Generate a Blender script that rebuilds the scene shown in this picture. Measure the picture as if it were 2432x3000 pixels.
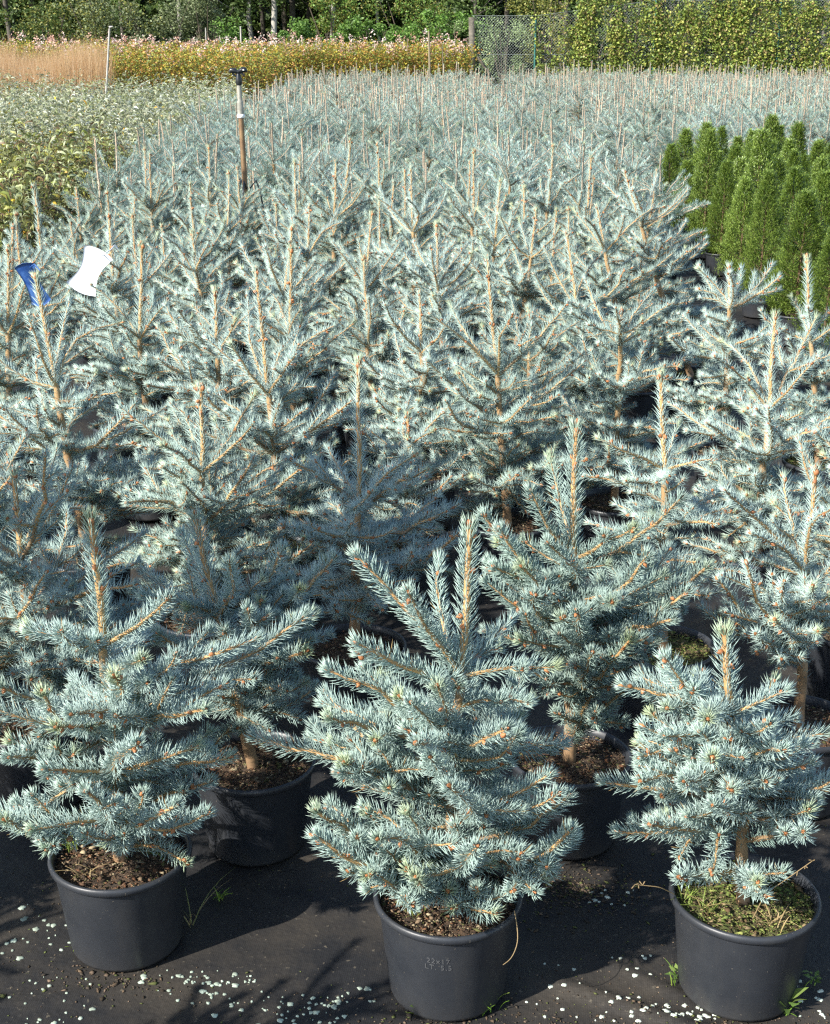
import bpy, math, random
import numpy as np
from mathutils import Vector, noise
PI = math.pi; TAU = 2*math.pi
scene = bpy.context.scene
for o in list(bpy.data.objects): bpy.data.objects.remove(o)

# ------------------------------------------------------------------ camera, sky, sun, exposure
PITCH, CAMH, FPX = math.radians(19.2), 1.4, 4000.0/2432.0           # focal length in picture widths
cd = bpy.data.cameras.new("camera"); cam = bpy.data.objects.new("camera", cd)
scene.collection.objects.link(cam); scene.camera = cam
cd.sensor_fit = 'HORIZONTAL'; cd.sensor_width = 36; cd.lens = 36*FPX
cd.clip_start = 0.05; cd.clip_end = 500
cam.location = (0, 0, CAMH); cam.rotation_euler = (PI/2 - PITCH, 0, 0)
scene.view_settings.view_transform = 'Standard'; scene.view_settings.look = 'None'
scene.view_settings.gamma = 1; scene.view_settings.exposure = 1.05
SUN_EL = math.radians(35); LD = Vector((0.80, 0.60, 0)).normalized()  # way the light travels over the ground
world = bpy.data.worlds.new("World"); scene.world = world; world.use_nodes = True
nt = world.node_tree; bg = nt.nodes['Background']
sky = nt.nodes.new('ShaderNodeTexSky'); sky.sky_type = 'NISHITA'; sky.sun_disc = False
sky.sun_elevation = SUN_EL; sky.sun_rotation = math.atan2(-LD.x, -LD.y) % TAU
sky.air_density = 1.0; sky.dust_density = 0.6
nt.links.new(sky.outputs[0], bg.inputs[0]); bg.inputs[1].default_value = 0.13
sl = bpy.data.lights.new("sun", 'SUN'); sl.energy = 4.9; sl.angle = math.radians(0.5); sl.color = (1, .955, .875)
so = bpy.data.objects.new("sun", sl); scene.collection.objects.link(so)
so.rotation_euler = Vector((LD.x*math.cos(SUN_EL), LD.y*math.cos(SUN_EL), -math.sin(SUN_EL))).to_track_quat('-Z', 'Y').to_euler()
scene.cycles.use_denoising = False; scene.cycles.filter_width = 1.3
scene.cycles.max_bounces = 6; scene.cycles.diffuse_bounces = 3; scene.cycles.glossy_bounces = 2
scene.cycles.transmission_bounces = 3; scene.cycles.sample_clamp_indirect = 4

# ------------------------------------------------------------------ picture <-> world (u, v in a 1736 x 2142 reading of the photograph)
F = FPX*1736; CX, CY = 868, 1500*1736/2432
def ray(u, v):
    a = (u-CX)/F; b = -(v-CY)/F
    return np.array([a, math.cos(PITCH)+b*math.sin(PITCH), -math.sin(PITCH)+b*math.cos(PITCH)])
def at_y(u, v, y):
    d = ray(u, v); return np.array([0, 0, CAMH]) + d*(y/d[1])
def at_z(u, v, z=0.0):
    d = ray(u, v); return np.array([0, 0, CAMH]) + d*((z-CAMH)/d[2])
def depth(x, y, z): return y*math.cos(PITCH) - (z-CAMH)*math.sin(PITCH)

# ------------------------------------------------------------------ materials
def nodemat(name):
    m = bpy.data.materials.new(name); m.use_nodes = True
    t = m.node_tree; return m, t, t.nodes['Principled BSDF']
def new(t, kind, **kw):
    n = t.nodes.new(kind)
    for k, v in kw.items():
        if k in n.inputs: n.inputs[k].default_value = v
        else: setattr(n, k, v)
    return n
def attr_mat(name, rough=.5, spec=.4, trans=0.0, noise_amt=.0, sheen=0):
    """the colour of each leaf, needle or crumb comes from the mesh's own 'tint' attribute"""
    m, t, b = nodemat(name)
    a = new(t, 'ShaderNodeAttribute', attribute_name='tint')
    b.inputs['Roughness'].default_value = rough; b.inputs['Specular IOR Level'].default_value = spec
    src = a.outputs['Color']
    if noise_amt:
        oi = new(t, 'ShaderNodeObjectInfo')
        hs = new(t, 'ShaderNodeHueSaturation')
        mr = new(t, 'ShaderNodeMapRange'); mr.inputs['To Min'].default_value = 1-noise_amt; mr.inputs['To Max'].default_value = 1+noise_amt
        t.links.new(oi.outputs['Random'], mr.inputs['Value']); t.links.new(mr.outputs[0], hs.inputs['Value'])
        t.links.new(src, hs.inputs['Color']); src = hs.outputs[0]
    t.links.new(src, b.inputs['Base Color'])
    if trans:
        tr = new(t, 'ShaderNodeBsdfTranslucent'); mx = new(t, 'ShaderNodeMixShader'); mx.inputs[0].default_value = trans
        t.links.new(src, tr.inputs[0]); t.links.new(b.outputs[0], mx.inputs[1]); t.links.new(tr.outputs[0], mx.inputs[2])
        t.links.new(mx.outputs[0], t.nodes['Material Output'].inputs[0])
    return m
M = {}
M['needle'] = attr_mat('spruce_needle', .40, .5, .22, .07)
M['twig'] = attr_mat('spruce_twig', .6, .3)
M['leaf'] = attr_mat('broad_leaf', .5, .4, .3)
M['dry'] = attr_mat('dry_grass', .7, .2, .3)
M['crumb'] = attr_mat('soil_crumb', .85, .2)
M['bark'] = attr_mat('tree_bark', .9, .2)

def plastic():
    m, t, b = nodemat('black_pot_plastic')
    tc = new(t, 'ShaderNodeTexCoord')
    n = new(t, 'ShaderNodeTexNoise', Scale=14, Detail=6, Roughness=.6)
    cr = new(t, 'ShaderNodeValToRGB'); e = cr.color_ramp.elements
    e[0].position = .35; e[0].color = (.021, .024, .030, 1); e[1].position = .75; e[1].color = (.034, .037, .043, 1)
    n2 = new(t, 'ShaderNodeTexNoise', Scale=190, Detail=2); c2 = new(t, 'ShaderNodeValToRGB'); f = c2.color_ramp.elements
    f[0].position = .72; f[0].color = (0, 0, 0, 1); f[1].position = .78; f[1].color = (1, 1, 1, 1)
    mx = new(t, 'ShaderNodeMixRGB'); mx.inputs[2].default_value = (.16, .14, .11, 1)
    n3 = new(t, 'ShaderNodeTexNoise', Scale=420, Detail=2); bp = new(t, 'ShaderNodeBump', Strength=.12, Distance=.001)
    L = t.links.new
    mp = new(t, 'ShaderNodeMapping'); mp.inputs['Scale'].default_value = (9, 9, 2.5); n4 = new(t, 'ShaderNodeTexNoise', Scale=1.6, Detail=8, Roughness=.7)
    c4 = new(t, 'ShaderNodeValToRGB'); c4.color_ramp.elements[0].position = .5; c4.color_ramp.elements[1].position = .8; c4.color_ramp.elements[1].color = (.28, .28, .28, 1)
    sx = new(t, 'ShaderNodeSeparateXYZ'); lo = new(t, 'ShaderNodeMapRange'); lo.inputs['From Min'].default_value = .0; lo.inputs['From Max'].default_value = .05; lo.inputs['To Min'].default_value = .4; lo.inputs['To Max'].default_value = 0
    ad = new(t, 'ShaderNodeMath', operation='ADD'); mul = new(t, 'ShaderNodeMath', operation='MULTIPLY'); m4 = new(t, 'ShaderNodeMixRGB'); m4.inputs[2].default_value = (.085, .077, .065, 1)
    L(tc.outputs['Object'], mp.inputs[0]); L(mp.outputs[0], n4.inputs['Vector']); L(n4.outputs[0], c4.inputs[0]); L(tc.outputs['Object'], sx.inputs[0]); L(sx.outputs[2], lo.inputs['Value'])
    L(lo.outputs[0], mul.inputs[0]); L(n4.outputs[0], mul.inputs[1]); L(c4.outputs[0], ad.inputs[0]); L(mul.outputs[0], ad.inputs[1]); L(ad.outputs[0], m4.inputs[0])
    for q in (n, n2, n3): L(tc.outputs['Object'], q.inputs['Vector'])
    L(n.outputs[0], cr.inputs[0]); L(n2.outputs[0], c2.inputs[0]); L(c2.outputs[0], mx.inputs[0]); L(cr.outputs[0], m4.inputs[1]); L(m4.outputs[0], mx.inputs[1])
    L(mx.outputs[0], b.inputs['Base Color']); L(n3.outputs[0], bp.inputs['Height']); L(bp.outputs[0], b.inputs['Normal'])
    b.inputs['Roughness'].default_value = .42; b.inputs['Specular IOR Level'].default_value = .45
    return m
M['pot'] = plastic()
def plain(name, col, rough=.5, metal=0, spec=.5, nscale=0, ncol=None, bump=0):
    m, t, b = nodemat(name)
    b.inputs['Base Color'].default_value = (*col, 1); b.inputs['Roughness'].default_value = rough
    b.inputs['Metallic'].default_value = metal; b.inputs['Specular IOR Level'].default_value = spec
    if nscale:
        tc = new(t, 'ShaderNodeTexCoord'); n = new(t, 'ShaderNodeTexNoise', Scale=nscale, Detail=6, Roughness=.65)
        mx = new(t, 'ShaderNodeMixRGB'); mx.inputs[1].default_value = (*col, 1); mx.inputs[2].default_value = (*(ncol or col), 1)
        cr = new(t, 'ShaderNodeValToRGB'); cr.color_ramp.elements[0].position = .4; cr.color_ramp.elements[1].position = .62
        t.links.new(tc.outputs['Object'], n.inputs['Vector']); t.links.new(n.outputs[0], cr.inputs[0])
        t.links.new(cr.outputs[0], mx.inputs[0]); t.links.new(mx.outputs[0], b.inputs['Base Color'])
        if bump:
            bp = new(t, 'ShaderNodeBump', Strength=bump, Distance=.004); t.links.new(n.outputs[0], bp.inputs['Height']); t.links.new(bp.outputs[0], b.inputs['Normal'])
    return m
M['letter'] = plain('worn_raised_plastic', (.075, .077, .08), .5)
M['soil'] = plain('potting_soil', (.030, .020, .013), .9, nscale=60, ncol=(.09, .055, .03), bump=.8)
M['moss_soil'] = plain('mossy_soil', (.05, .04, .018), .9, nscale=45, ncol=(.10, .125, .03), bump=.8)
M['earth'] = plain('earth_ground', (.07, .06, .035), .95, nscale=3, ncol=(.07, .09, .03), bump=.5)
M['tag_white'] = plain('white_label_plastic', (.86, .86, .88), .35)
M['tag_blue'] = plain('blue_label_plastic', (.02, .07, .26), .25, nscale=30, ncol=(.06, .15, .40))
M['ink'] = plain('faded_ink', (.42, .42, .5), .6)
M['brass'] = plain('rusty_steel_pipe', (.17, .10, .055), .55, .35, nscale=20, ncol=(.25, .16, .08), bump=.2)
M['pipe_grey'] = plain('grey_pipe_coupling', (.25, .24, .20), .5, .2, nscale=25, ncol=(.36, .35, .3))
M['black'] = plain('black_sprinkler_plastic', (.012, .014, .016), .35)
M['ring'] = plain('white_collar', (.8, .8, .78), .4)
M['stake'] = plain('pale_stake', (.42, .40, .36), .6, nscale=12, ncol=(.3, .28, .25))
M['stake_wood'] = plain('wooden_stake', (.25, .2, .12), .8, nscale=12, ncol=(.16, .13, .08))
M['wire'] = plain('galvanised_wire', (.30, .34, .32), .5, .2)
M['post_green'] = plain('green_fence_post', (.03, .13, .11), .45)
M['post_wood'] = plain('weathered_wood_post', (.15, .13, .10), .85, nscale=9, ncol=(.06, .055, .04), bump=.6)

def fabric():
    m, t, b = nodemat('woven_ground_fabric'); L = t.links.new
    tc = new(t, 'ShaderNodeTexCoord')
    w1 = new(t, 'ShaderNodeTexWave', Scale=95, Distortion=.3); w1.bands_direction = 'X'
    w2 = new(t, 'ShaderNodeTexWave', Scale=130, Distortion=.3); w2.bands_direction = 'Y'
    mp = new(t, 'ShaderNodeMapping'); mp.inputs['Rotation'].default_value = (0, 0, .12)
    L(tc.outputs['Object'], mp.inputs[0]); L(mp.outputs[0], w1.inputs[0]); L(mp.outputs[0], w2.inputs[0])
    mul = new(t, 'ShaderNodeMath', operation='MULTIPLY'); L(w1.outputs['Fac'], mul.inputs[0]); L(w2.outputs['Fac'], mul.inputs[1])
    base = new(t, 'ShaderNodeMixRGB'); base.inputs[1].default_value = (.013, .013, .014, 1); base.inputs[2].default_value = (.022, .0215, .022, 1)
    L(mul.outputs[0], base.inputs[0])
    n = new(t, 'ShaderNodeTexNoise', Scale=3.2, Detail=9, Roughness=.68); L(tc.outputs['Object'], n.inputs['Vector'])
    cr = new(t, 'ShaderNodeValToRGB'); cr.color_ramp.elements[0].position = .42; cr.color_ramp.elements[1].position = .72
    L(n.outputs[0], cr.inputs[0])
    sc = new(t, 'ShaderNodeMath', operation='MULTIPLY'); sc.inputs[1].default_value = .75; L(cr.outputs[0], sc.inputs[0])
    dust = new(t, 'ShaderNodeMixRGB'); dust.inputs[2].default_value = (.072, .060, .045, 1)
    L(sc.outputs[0], dust.inputs[0]); L(base.outputs[0], dust.inputs[1])
    n2 = new(t, 'ShaderNodeTexNoise', Scale=120, Detail=3); L(tc.outputs['Object'], n2.inputs['Vector'])
    c2 = new(t, 'ShaderNodeValToRGB'); c2.color_ramp.elements[0].position = .66; c2.color_ramp.elements[1].position = .74; L(n2.outputs[0], c2.inputs[0])
    sp = new(t, 'ShaderNodeMixRGB'); sp.inputs[2].default_value = (.11, .095, .07, 1); L(c2.outputs[0], sp.inputs[0]); L(dust.outputs[0], sp.inputs[1])
    L(sp.outputs[0], b.inputs['Base Color'])
    bp = new(t, 'ShaderNodeBump', Strength=.15, Distance=.002); L(mul.outputs[0], bp.inputs['Height'])
    bp2 = new(t, 'ShaderNodeBump', Strength=.5, Distance=.003); L(n2.outputs[0], bp2.inputs['Height']); L(bp.outputs[0], bp2.inputs['Normal'])
    L(bp2.outputs[0], b.inputs['Normal']); b.inputs['Roughness'].default_value = .62; b.inputs['Specular IOR Level'].default_value = .3
    return m
M['fabric'] = fabric()

# ------------------------------------------------------------------ mesh collecting helpers
class MB:
    def __init__(s): s.v = []; s.c = []; s.f = []; s.m = []; s.n = 0; s.slots = []
    def slot(s, mat):
        if mat not in s.slots: s.slots.append(mat)
        return s.slots.index(mat)
    def add(s, verts, faces, mat, col):
        """verts (n,3); faces (k, 3 or 4) indices; col (3,) or (n,3)"""
        verts = np.asarray(verts, float).reshape(-1, 3); faces = np.asarray(faces, np.int64)
        col = np.broadcast_to(np.asarray(col, float), verts.shape)
        s.v.append(verts); s.c.append(col); s.f.append(faces+s.n); s.m.append(np.full(len(faces), s.slot(mat), np.int32)); s.n += len(verts)
    def mesh(s, name, smooth=True):
        me = bpy.data.meshes.new(name)
        if not s.v: return me
        V = np.concatenate(s.v).astype(np.float32); C = np.concatenate(s.c)
        tot = np.concatenate([np.full(len(f), f.shape[1], np.int32) for f in s.f])
        idx = np.concatenate([f.reshape(-1) for f in s.f]).astype(np.int32)
        st = np.concatenate([[0], np.cumsum(tot)[:-1]]).astype(np.int32)
        me.vertices.add(len(V)); me.vertices.foreach_set('co', V.reshape(-1))
        me.loops.add(len(idx)); me.loops.foreach_set('vertex_index', idx)
        me.polygons.add(len(tot)); me.polygons.foreach_set('loop_start', st); me.polygons.foreach_set('loop_total', tot)
        me.polygons.foreach_set('material_index', np.concatenate(s.m))
        me.polygons.foreach_set('use_smooth', np.full(len(tot), smooth))
        a = me.attributes.new('tint', 'FLOAT_COLOR', 'POINT')
        a.data.foreach_set('color', np.concatenate([C, np.ones((len(C), 1))], 1).astype(np.float32).reshape(-1))
        for m in s.slots: me.materials.append(M[m])
        me.update(calc_edges=True); return me
    def build(s, name, parent=None, smooth=True):
        o = bpy.data.objects.new(name, s.mesh(name, smooth)); scene.collection.objects.link(o)
        if parent: o.parent = parent
        return o
def tag(o, label=None, cat=None, group=None, kind=None):
    if label: o['label'] = label
    if cat: o['category'] = cat
    if group: o['group'] = group
    if kind: o['kind'] = kind
    return o
def empty(name, loc, rz=0):
    o = bpy.data.objects.new(name, None); scene.collection.objects.link(o); o.location = loc; o.rotation_euler = (0, 0, rz)
    o.empty_display_size = .1; return o
def unit(a): return a/np.maximum(np.linalg.norm(a, axis=-1, keepdims=True), 1e-9)
def frames(P):
    T = unit(np.gradient(P, axis=0)); up = np.array([0, 0, 1.]) if abs(T[:, 2].mean()) < .8 else np.array([0, 1., 0])
    V = unit(np.cross(T, up)); U = np.cross(V, T); return T, U, V
def tube(mb, P, R, mat, col, k=6, cap=True, wob=None):
    P = np.asarray(P, float); n = len(P); T, U, V = frames(P); R = np.broadcast_to(R, (n,))
    a = np.arange(k)*TAU/k
    rr = R[:, None]*(1 if wob is None else wob)
    X = P[:, None] + rr[..., None]*(np.cos(a)[None, :, None]*U[:, None] + np.sin(a)[None, :, None]*V[:, None])
    i = np.arange(n-1)[:, None]*k; j = np.arange(k)[None]; j2 = (j+1) % k
    Q = np.stack([i+j, i+j2, i+k+j2, i+k+j], -1).reshape(-1, 4)
    c = np.asarray(col, float)
    if c.ndim == 2: c = np.repeat(c, k, axis=0)
    mb.add(X.reshape(-1, 3), Q, mat, c)
    if cap:
        for q, e in ((0, -1), (n-1, 1)):
            ring = X[q]; ctr = P[q]+T[q]*R[q]*.3*e
            fs = [[k, m, (m+1) % k] for m in range(k)]
            mb.add(np.vstack([ring, ctr]), fs, mat, c if c.ndim == 1 else c[q*k])
def lathe(mb, prof, mat, col, k=48, ctr=(0, 0, 0)):
    prof = np.asarray(prof, float); a = np.arange(k)*TAU/k; n = len(prof)
    X = np.stack([prof[:, :1]*np.cos(a), prof[:, :1]*np.sin(a), np.repeat(prof[:, 1:], k, 1)], -1)+np.asarray(ctr)
    i = np.arange(n-1)[:, None]*k; j = np.arange(k)[None]; j2 = (j+1) % k
    mb.add(X.reshape(-1, 3), np.stack([i+j, i+j2, i+k+j2, i+k+j], -1).reshape(-1, 4), mat, col)
def box(mb, c, s, mat, col=(1, 1, 1), R=None):
    v = np.array([[x, y, z] for x in (-.5, .5) for y in (-.5, .5) for z in (-.5, .5)])*np.asarray(s)
    if R is not None: v = v@np.asarray(R).T
    mb.add(v+np.asarray(c), [[0, 1, 3, 2], [4, 6, 7, 5], [0, 4, 5, 1], [2, 3, 7, 6], [0, 2, 6, 4], [1, 5, 7, 3]], mat, col)

# ------------------------------------------------------------------ spruce: needles, shoots, branches
GOLD = np.array([.46, .295, .13]); OLDW = np.array([.23, .15, .08]); BUD = np.array([.30, .125, .05])
BLUE = np.array([.405, .530, .485]); DEEP = np.array([.22, .33, .28]); GREENY = np.array([.16, .22, .075]); YEL = np.array([.46, .52, .24])
def needles(mb, B, D, L, w, C, lod, bend):
    n = len(B)
    if n == 0: return
    ref = np.where(np.abs(D[:, 2:3]) > .9, np.array([[1., 0, 0]]), np.array([[0, 0, 1.]]))
    S = unit(np.cross(D, ref)); N = np.cross(S, D); L = L[:, None]
    if lod >= 2:                                   # one kite blade each
        mid = B + D*L*.45
        V = np.stack([B, mid+S*w, B+D*L+bend*L*.15, mid-S*w], 1)
        f = np.array([[0, 1, 2, 3]]); k = 4
        Cv = np.repeat(C[:, None], 4, 1)
    elif lod == 1:
        a = np.array([0, TAU/3, 2*TAU/3])
        ring = [B + (np.cos(q)*S+np.sin(q)*N)*w for q in a]
        V = np.stack(ring+[B+D*L+bend*L*.15], 1); k = 4; f = np.array([[0, 1, 3], [1, 2, 3], [2, 0, 3]])
        Cv = np.repeat(C[:, None], 4, 1)
    else:
        a = np.array([0, TAU/3, 2*TAU/3])
        r1 = [B + (np.cos(q)*S+np.sin(q)*N)*w*.8 for q in a]
        mc = B + D*L*.62 + bend*L*.045
        r2 = [mc + (np.cos(q)*S+np.sin(q)*N)*w for q in a]
        V = np.stack(r1+r2+[B+D*L+bend*L*.17], 1); k = 7
        q4 = np.array([[0, 1, 4, 3], [1, 2, 5, 4], [2, 0, 3, 5]]); f = np.array([[3, 4, 6], [4, 5, 6], [5, 3, 6]])
        Cv = np.repeat(C[:, None], 7, 1)
        off = (np.arange(n)*k)[:, None, None]
        mb.add(V.reshape(-1, 3), (q4[None]+off).reshape(-1, 4), 'needle', Cv.reshape(-1, 3))
        base = mb.n-n*k
        mb.f.append((f[None]+off).reshape(-1, 3)+base); mb.m.append(np.full(n*3, mb.slot('needle'), np.int32))
        return
    off = (np.arange(n)*k)[:, None, None]
    mb.add(V.reshape(-1, 3), (f[None]+off).reshape(-1, f.shape[1]), 'needle', Cv.reshape(-1, 3))

LODP = {0: (1500, .00074), 1: (950, .00100), 2: (640, .0015), 3: (230, .0032)}     # needles per metre, half width
def shoot(mb, P, r0, r1, rng, age=1, lod=0, nl=.0240, bud=2, leader=False, tipcol=0.0, dens=1.0, bare=0.0, hue=0.0):
    P = np.asarray(P, float); seg = np.linalg.norm(np.diff(P, axis=0), axis=1); cum = np.concatenate([[0], np.cumsum(seg)]); Ln = cum[-1]
    if Ln < .01: return
    nperm, w = LODP[lod]
    n = int(Ln*nperm*dens*((1.1 if lod < 2 else .6) if leader else 1))
    s = (np.arange(n)+rng.random(n))/max(n, 1); s = bare+(1-bare)*s
    pos = np.stack([np.interp(s*Ln, cum, P[:, i]) for i in range(3)], 1)
    Tn, U, V = frames(P)
    g = lambda A: unit(np.stack([np.interp(s*Ln, cum, A[:, i]) for i in range(3)], 1))
    T, U, V = g(Tn), g(U), g(V)
    phi = np.arange(n)*2.39996 + rng.normal(0, .3, n)
    rad = np.cos(phi)[:, None]*U+np.sin(phi)[:, None]*V
    tt = s
    ang = np.radians((50 if leader else 57) - 22*np.clip((tt-.8)/.2, 0, 1) + rng.normal(0, 9, n))
    if age > 1: ang = np.radians(62+rng.normal(0, 9, n))
    D = rad*np.sin(ang)[:, None]+T*np.cos(ang)[:, None]
    horiz = 1-np.abs(T[:, 2])
    D[:, 2] += (.34*horiz)*(1-.5*(rad[:, 2] > .3)) + (.12 if leader else 0); D = unit(D)
    L = nl*rng.uniform(.72, 1.12, n)*rng.uniform(.88, 1.08)*(1-.25*np.clip((tt-.9)/.1, 0, 1))*(1-.3*np.clip((.06-tt)/.06, 0, 1))
    if age > 1: L *= .92
    rr = (r0+(r1-r0)*s)[:, None]*.8
    k = rng.random(n)[:, None]
    C = BLUE*(.86+.28*k)
    if age > 1: C = (BLUE*.42+DEEP*.58)*(.8+.35*k)
    if age > 2: C = (DEEP*.75+GREENY*.35)*(.75+.4*k)
    if hue: C = C*(1-hue)+ (np.array([.21, .31, .23])*(.85+.3*k))*hue
    tc = np.clip((tt-.78)/.22, 0, 1)[:, None]*tipcol
    C = C*(1-tc)+YEL*tc
    dead = rng.random(n) < (.012 if age == 1 else .05); C[dead] = np.array([.34, .24, .10])
    bend = np.array([[0, 0, 1.]])*.8+T*.35
    needles(mb, pos+rad*rr, D, L, w, C, lod, bend)
    # needles crowding round the tip
    if age == 1:
        m = {0: 34, 1: 22, 2: 10, 3: 4}[lod]
        ph = rng.random(m)*TAU; an = np.radians(rng.uniform(8, 50, m)); Te, Ue, Ve = Tn[-1], np.cross(np.cross(Tn[-1], [.1, .2, 1]), Tn[-1]), np.cross(Tn[-1], [.1, .2, 1])
        Ue, Ve = unit(Ue), unit(Ve)
        rd = np.cos(ph)[:, None]*Ue+np.sin(ph)[:, None]*Ve
        Dt = unit(rd*np.sin(an)[:, None]+Te*np.cos(an)[:, None]+np.array([0, 0, .12]))
        Ct = BLUE*(.9+.25*rng.random(m)[:, None]); Ct = Ct*(1-.12-.7*tipcol)+YEL*(.12+.7*tipcol)
        if hue: Ct = Ct*(1-.4*hue)
        needles(mb, P[-1]-Te*.004+rd*r1, Dt, nl*rng.uniform(.6, .85, m), w, Ct, lod, np.array([[0, 0, 1.]]))
    # the twig
    wc = (GOLD if lod < 2 else np.array([.42, .35, .26])) if age == 1 else OLDW
    pts = P
    if lod == 0 and leader:
        m = max(8, int(Ln/.006)); t2 = np.linspace(0, 1, m); pts = np.stack([np.interp(t2*Ln, cum, P[:, i]) for i in range(3)], 1)
    if lod > 1: pts = P[::max(1, (len(P)-1)//(3 if lod == 2 else 2))]
    R = np.linspace(r0, r1, len(pts))
    if lod == 3: R = R*1.2
    if leader and lod > 1: R = R*(1.25 if lod == 2 else 1.35)
    if lod == 0 and leader: R = R*(1+.13*(np.arange(len(pts)) % 2))
    cols = wc*(rng.uniform(.75, 1.15, (len(pts), 1)))
    if age == 1: cols = cols*(1-.25*np.linspace(0, 1, len(pts))[:, None]*np.array([.1, .6, .8]))
    tube(mb, pts, R, 'twig', cols, 6 if lod < 2 else 3, cap=lod < 2)
    if bud and lod < 2 and age == 1:
        for b in range(bud):
            o = rng.normal(0, .0032, 3) if b else np.zeros(3)
            buds(mb, P[-1]+o-Tn[-1]*.003*b, Tn[-1], rng.uniform(.0027, .0040)*(1.35 if leader else 1), rng)
        if leader or Ln > .1:
            for q in rng.uniform(.3, .96, 5 if leader else 2):
                p = np.array([np.interp(q*Ln, cum, P[:, i]) for i in range(3)]); d = unit(rng.normal(0, 1, 3)); buds(mb, p+d*(r0+.001), d, .0036*(1.2 if leader else 1), rng)
def buds(mb, p, d, r, rng):
    t = np.array([-.8, -.2, .5, 1.2, 1.9]); R = np.array([.35, .95, 1., .6, .08])*r
    d = unit(np.asarray(d, float)+[0, 0, .01])
    tube(mb, p+d*t[:, None]*r, R, 'twig', BUD*rng.uniform(.8, 1.5), 6, cap=False)
def curve(P0, P1, lift, rng, n=6, wob=.006):
    P0 = np.asarray(P0, float); P1 = np.asarray(P1, float); L = np.linalg.norm(P1-P0); t = np.linspace(0, 1, n)[:, None]
    up = np.array([0, 0, 1.]); X = P0+(P1-P0-up*lift*L)*t+up*lift*L*t*t
    w = np.sin(PI*t)*rng.normal(0, wob, (1, 3))*(L/.15)*1.6+rng.normal(0, wob*.3, (n, 3))*np.sin(PI*t)*(L/.15); return X+w
def branch(mb, P0, P1, age, rng, lod, top=.5, depth_=0, **kw):
    """main axis from P0 to P1 in yearly segments; side shoots at each node"""
    if lod == 3 and (depth_ == 3 and rng.random() < .72 or depth_ == 2 and rng.random() < .35): return
    P0 = np.asarray(P0, float); P1 = np.asarray(P1, float); L = np.linalg.norm(P1-P0)
    lift = kw.pop('lift', .04+.09*rng.random())
    nseg = max(1, age); X = curve(P0, P1, lift, rng, 4*nseg+1); r = .0015+.0095*L+.0008*age
    nodes = [0]
    fr = {1: [1], 2: [.42, 1], 3: [.3, .6, 1], 4: [.25, .48, .7, 1]}[nseg]
    m = len(X)-1; cuts = [0]+[int(round(f*m)) for f in fr]
    tc = float(rng.random() < .25)*rng.uniform(.2, .8)
    for i in range(nseg):
        a = nseg-i; seg = X[cuts[i]:cuts[i+1]+1]
        if len(seg) < 2: continue
        f0, f1 = cuts[i]/m, cuts[i+1]/m
        shoot(mb, seg, r*(1-.62*f0), r*(1-.62*f1), rng, age=a, lod=lod, bud=(1 if rng.random() < .5 else 2), tipcol=tc if a == 1 else 0, **kw)
        T = unit(seg[-1]-seg[0]); side = unit(np.cross(T, [0, 0, 1.]))
        sl = np.linalg.norm(seg[-1]-seg[0])
        if a > 1 and depth_ < 2:
            rem = L*(1-f1)
            for sg in (-1, 1):                                    # pair at the node
                if rng.random() < .93:
                    l = rem*rng.uniform(.55, .85); an = math.radians(rng.uniform(40, 58))
                    d = unit(T*math.cos(an)+side*sg*math.sin(an)+np.array([0, 0, rng.uniform(-.05, .22)]))
                    branch(mb, seg[-1], seg[-1]+d*l, a-1 if l > .07 else 1, rng, lod, depth_=depth_+1, **kw)
            if rng.random() < .45:                               # one on top
                d = unit(T+np.array([0, 0, rng.uniform(.5, .9)])+rng.normal(0, .2, 3)); branch(mb, seg[-1], seg[-1]+d*rem*.5, 1, rng, lod, depth_=3, **kw)
            for q in range(int(sl/.055)):                        # small shoots in between
                f = rng.uniform(.25, .9); p = seg[0]+(seg[-1]-seg[0])*f; p = seg[min(len(seg)-1, int(round(f*(len(seg)-1))))]
                sg = 1 if q % 2 else -1; an = math.radians(rng.uniform(45, 70))
                d = unit(T*math.cos(an)+side*sg*math.sin(an)+np.array([0, 0, rng.uniform(-.25, .35)]))
                branch(mb, p, p+d*rng.uniform(.04, .075), 1, rng, lod, depth_=3, **kw)
        elif a == 1 and sl > .11 and depth_ < 1 and rng.random() < .35:
            p = seg[len(seg)//2]; sg = rng.choice([-1, 1]); d = unit(T*.7+side*sg*.7+np.array([0, 0, .15])); branch(mb, p, p+d*.035, 1, rng, lod, depth_=3, **kw)

def stem_curve(base, tip, n, rng, wob=.006):
    t = np.linspace(0, 1, n)[:, None]; X = base+(tip-base)*t; w = rng.normal(0, wob, (n, 3)); w[:, 2] = 0
    w = np.cumsum(w, 0)*.5; w -= w[-1]*t; return X+w*np.sin(PI*t)

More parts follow.
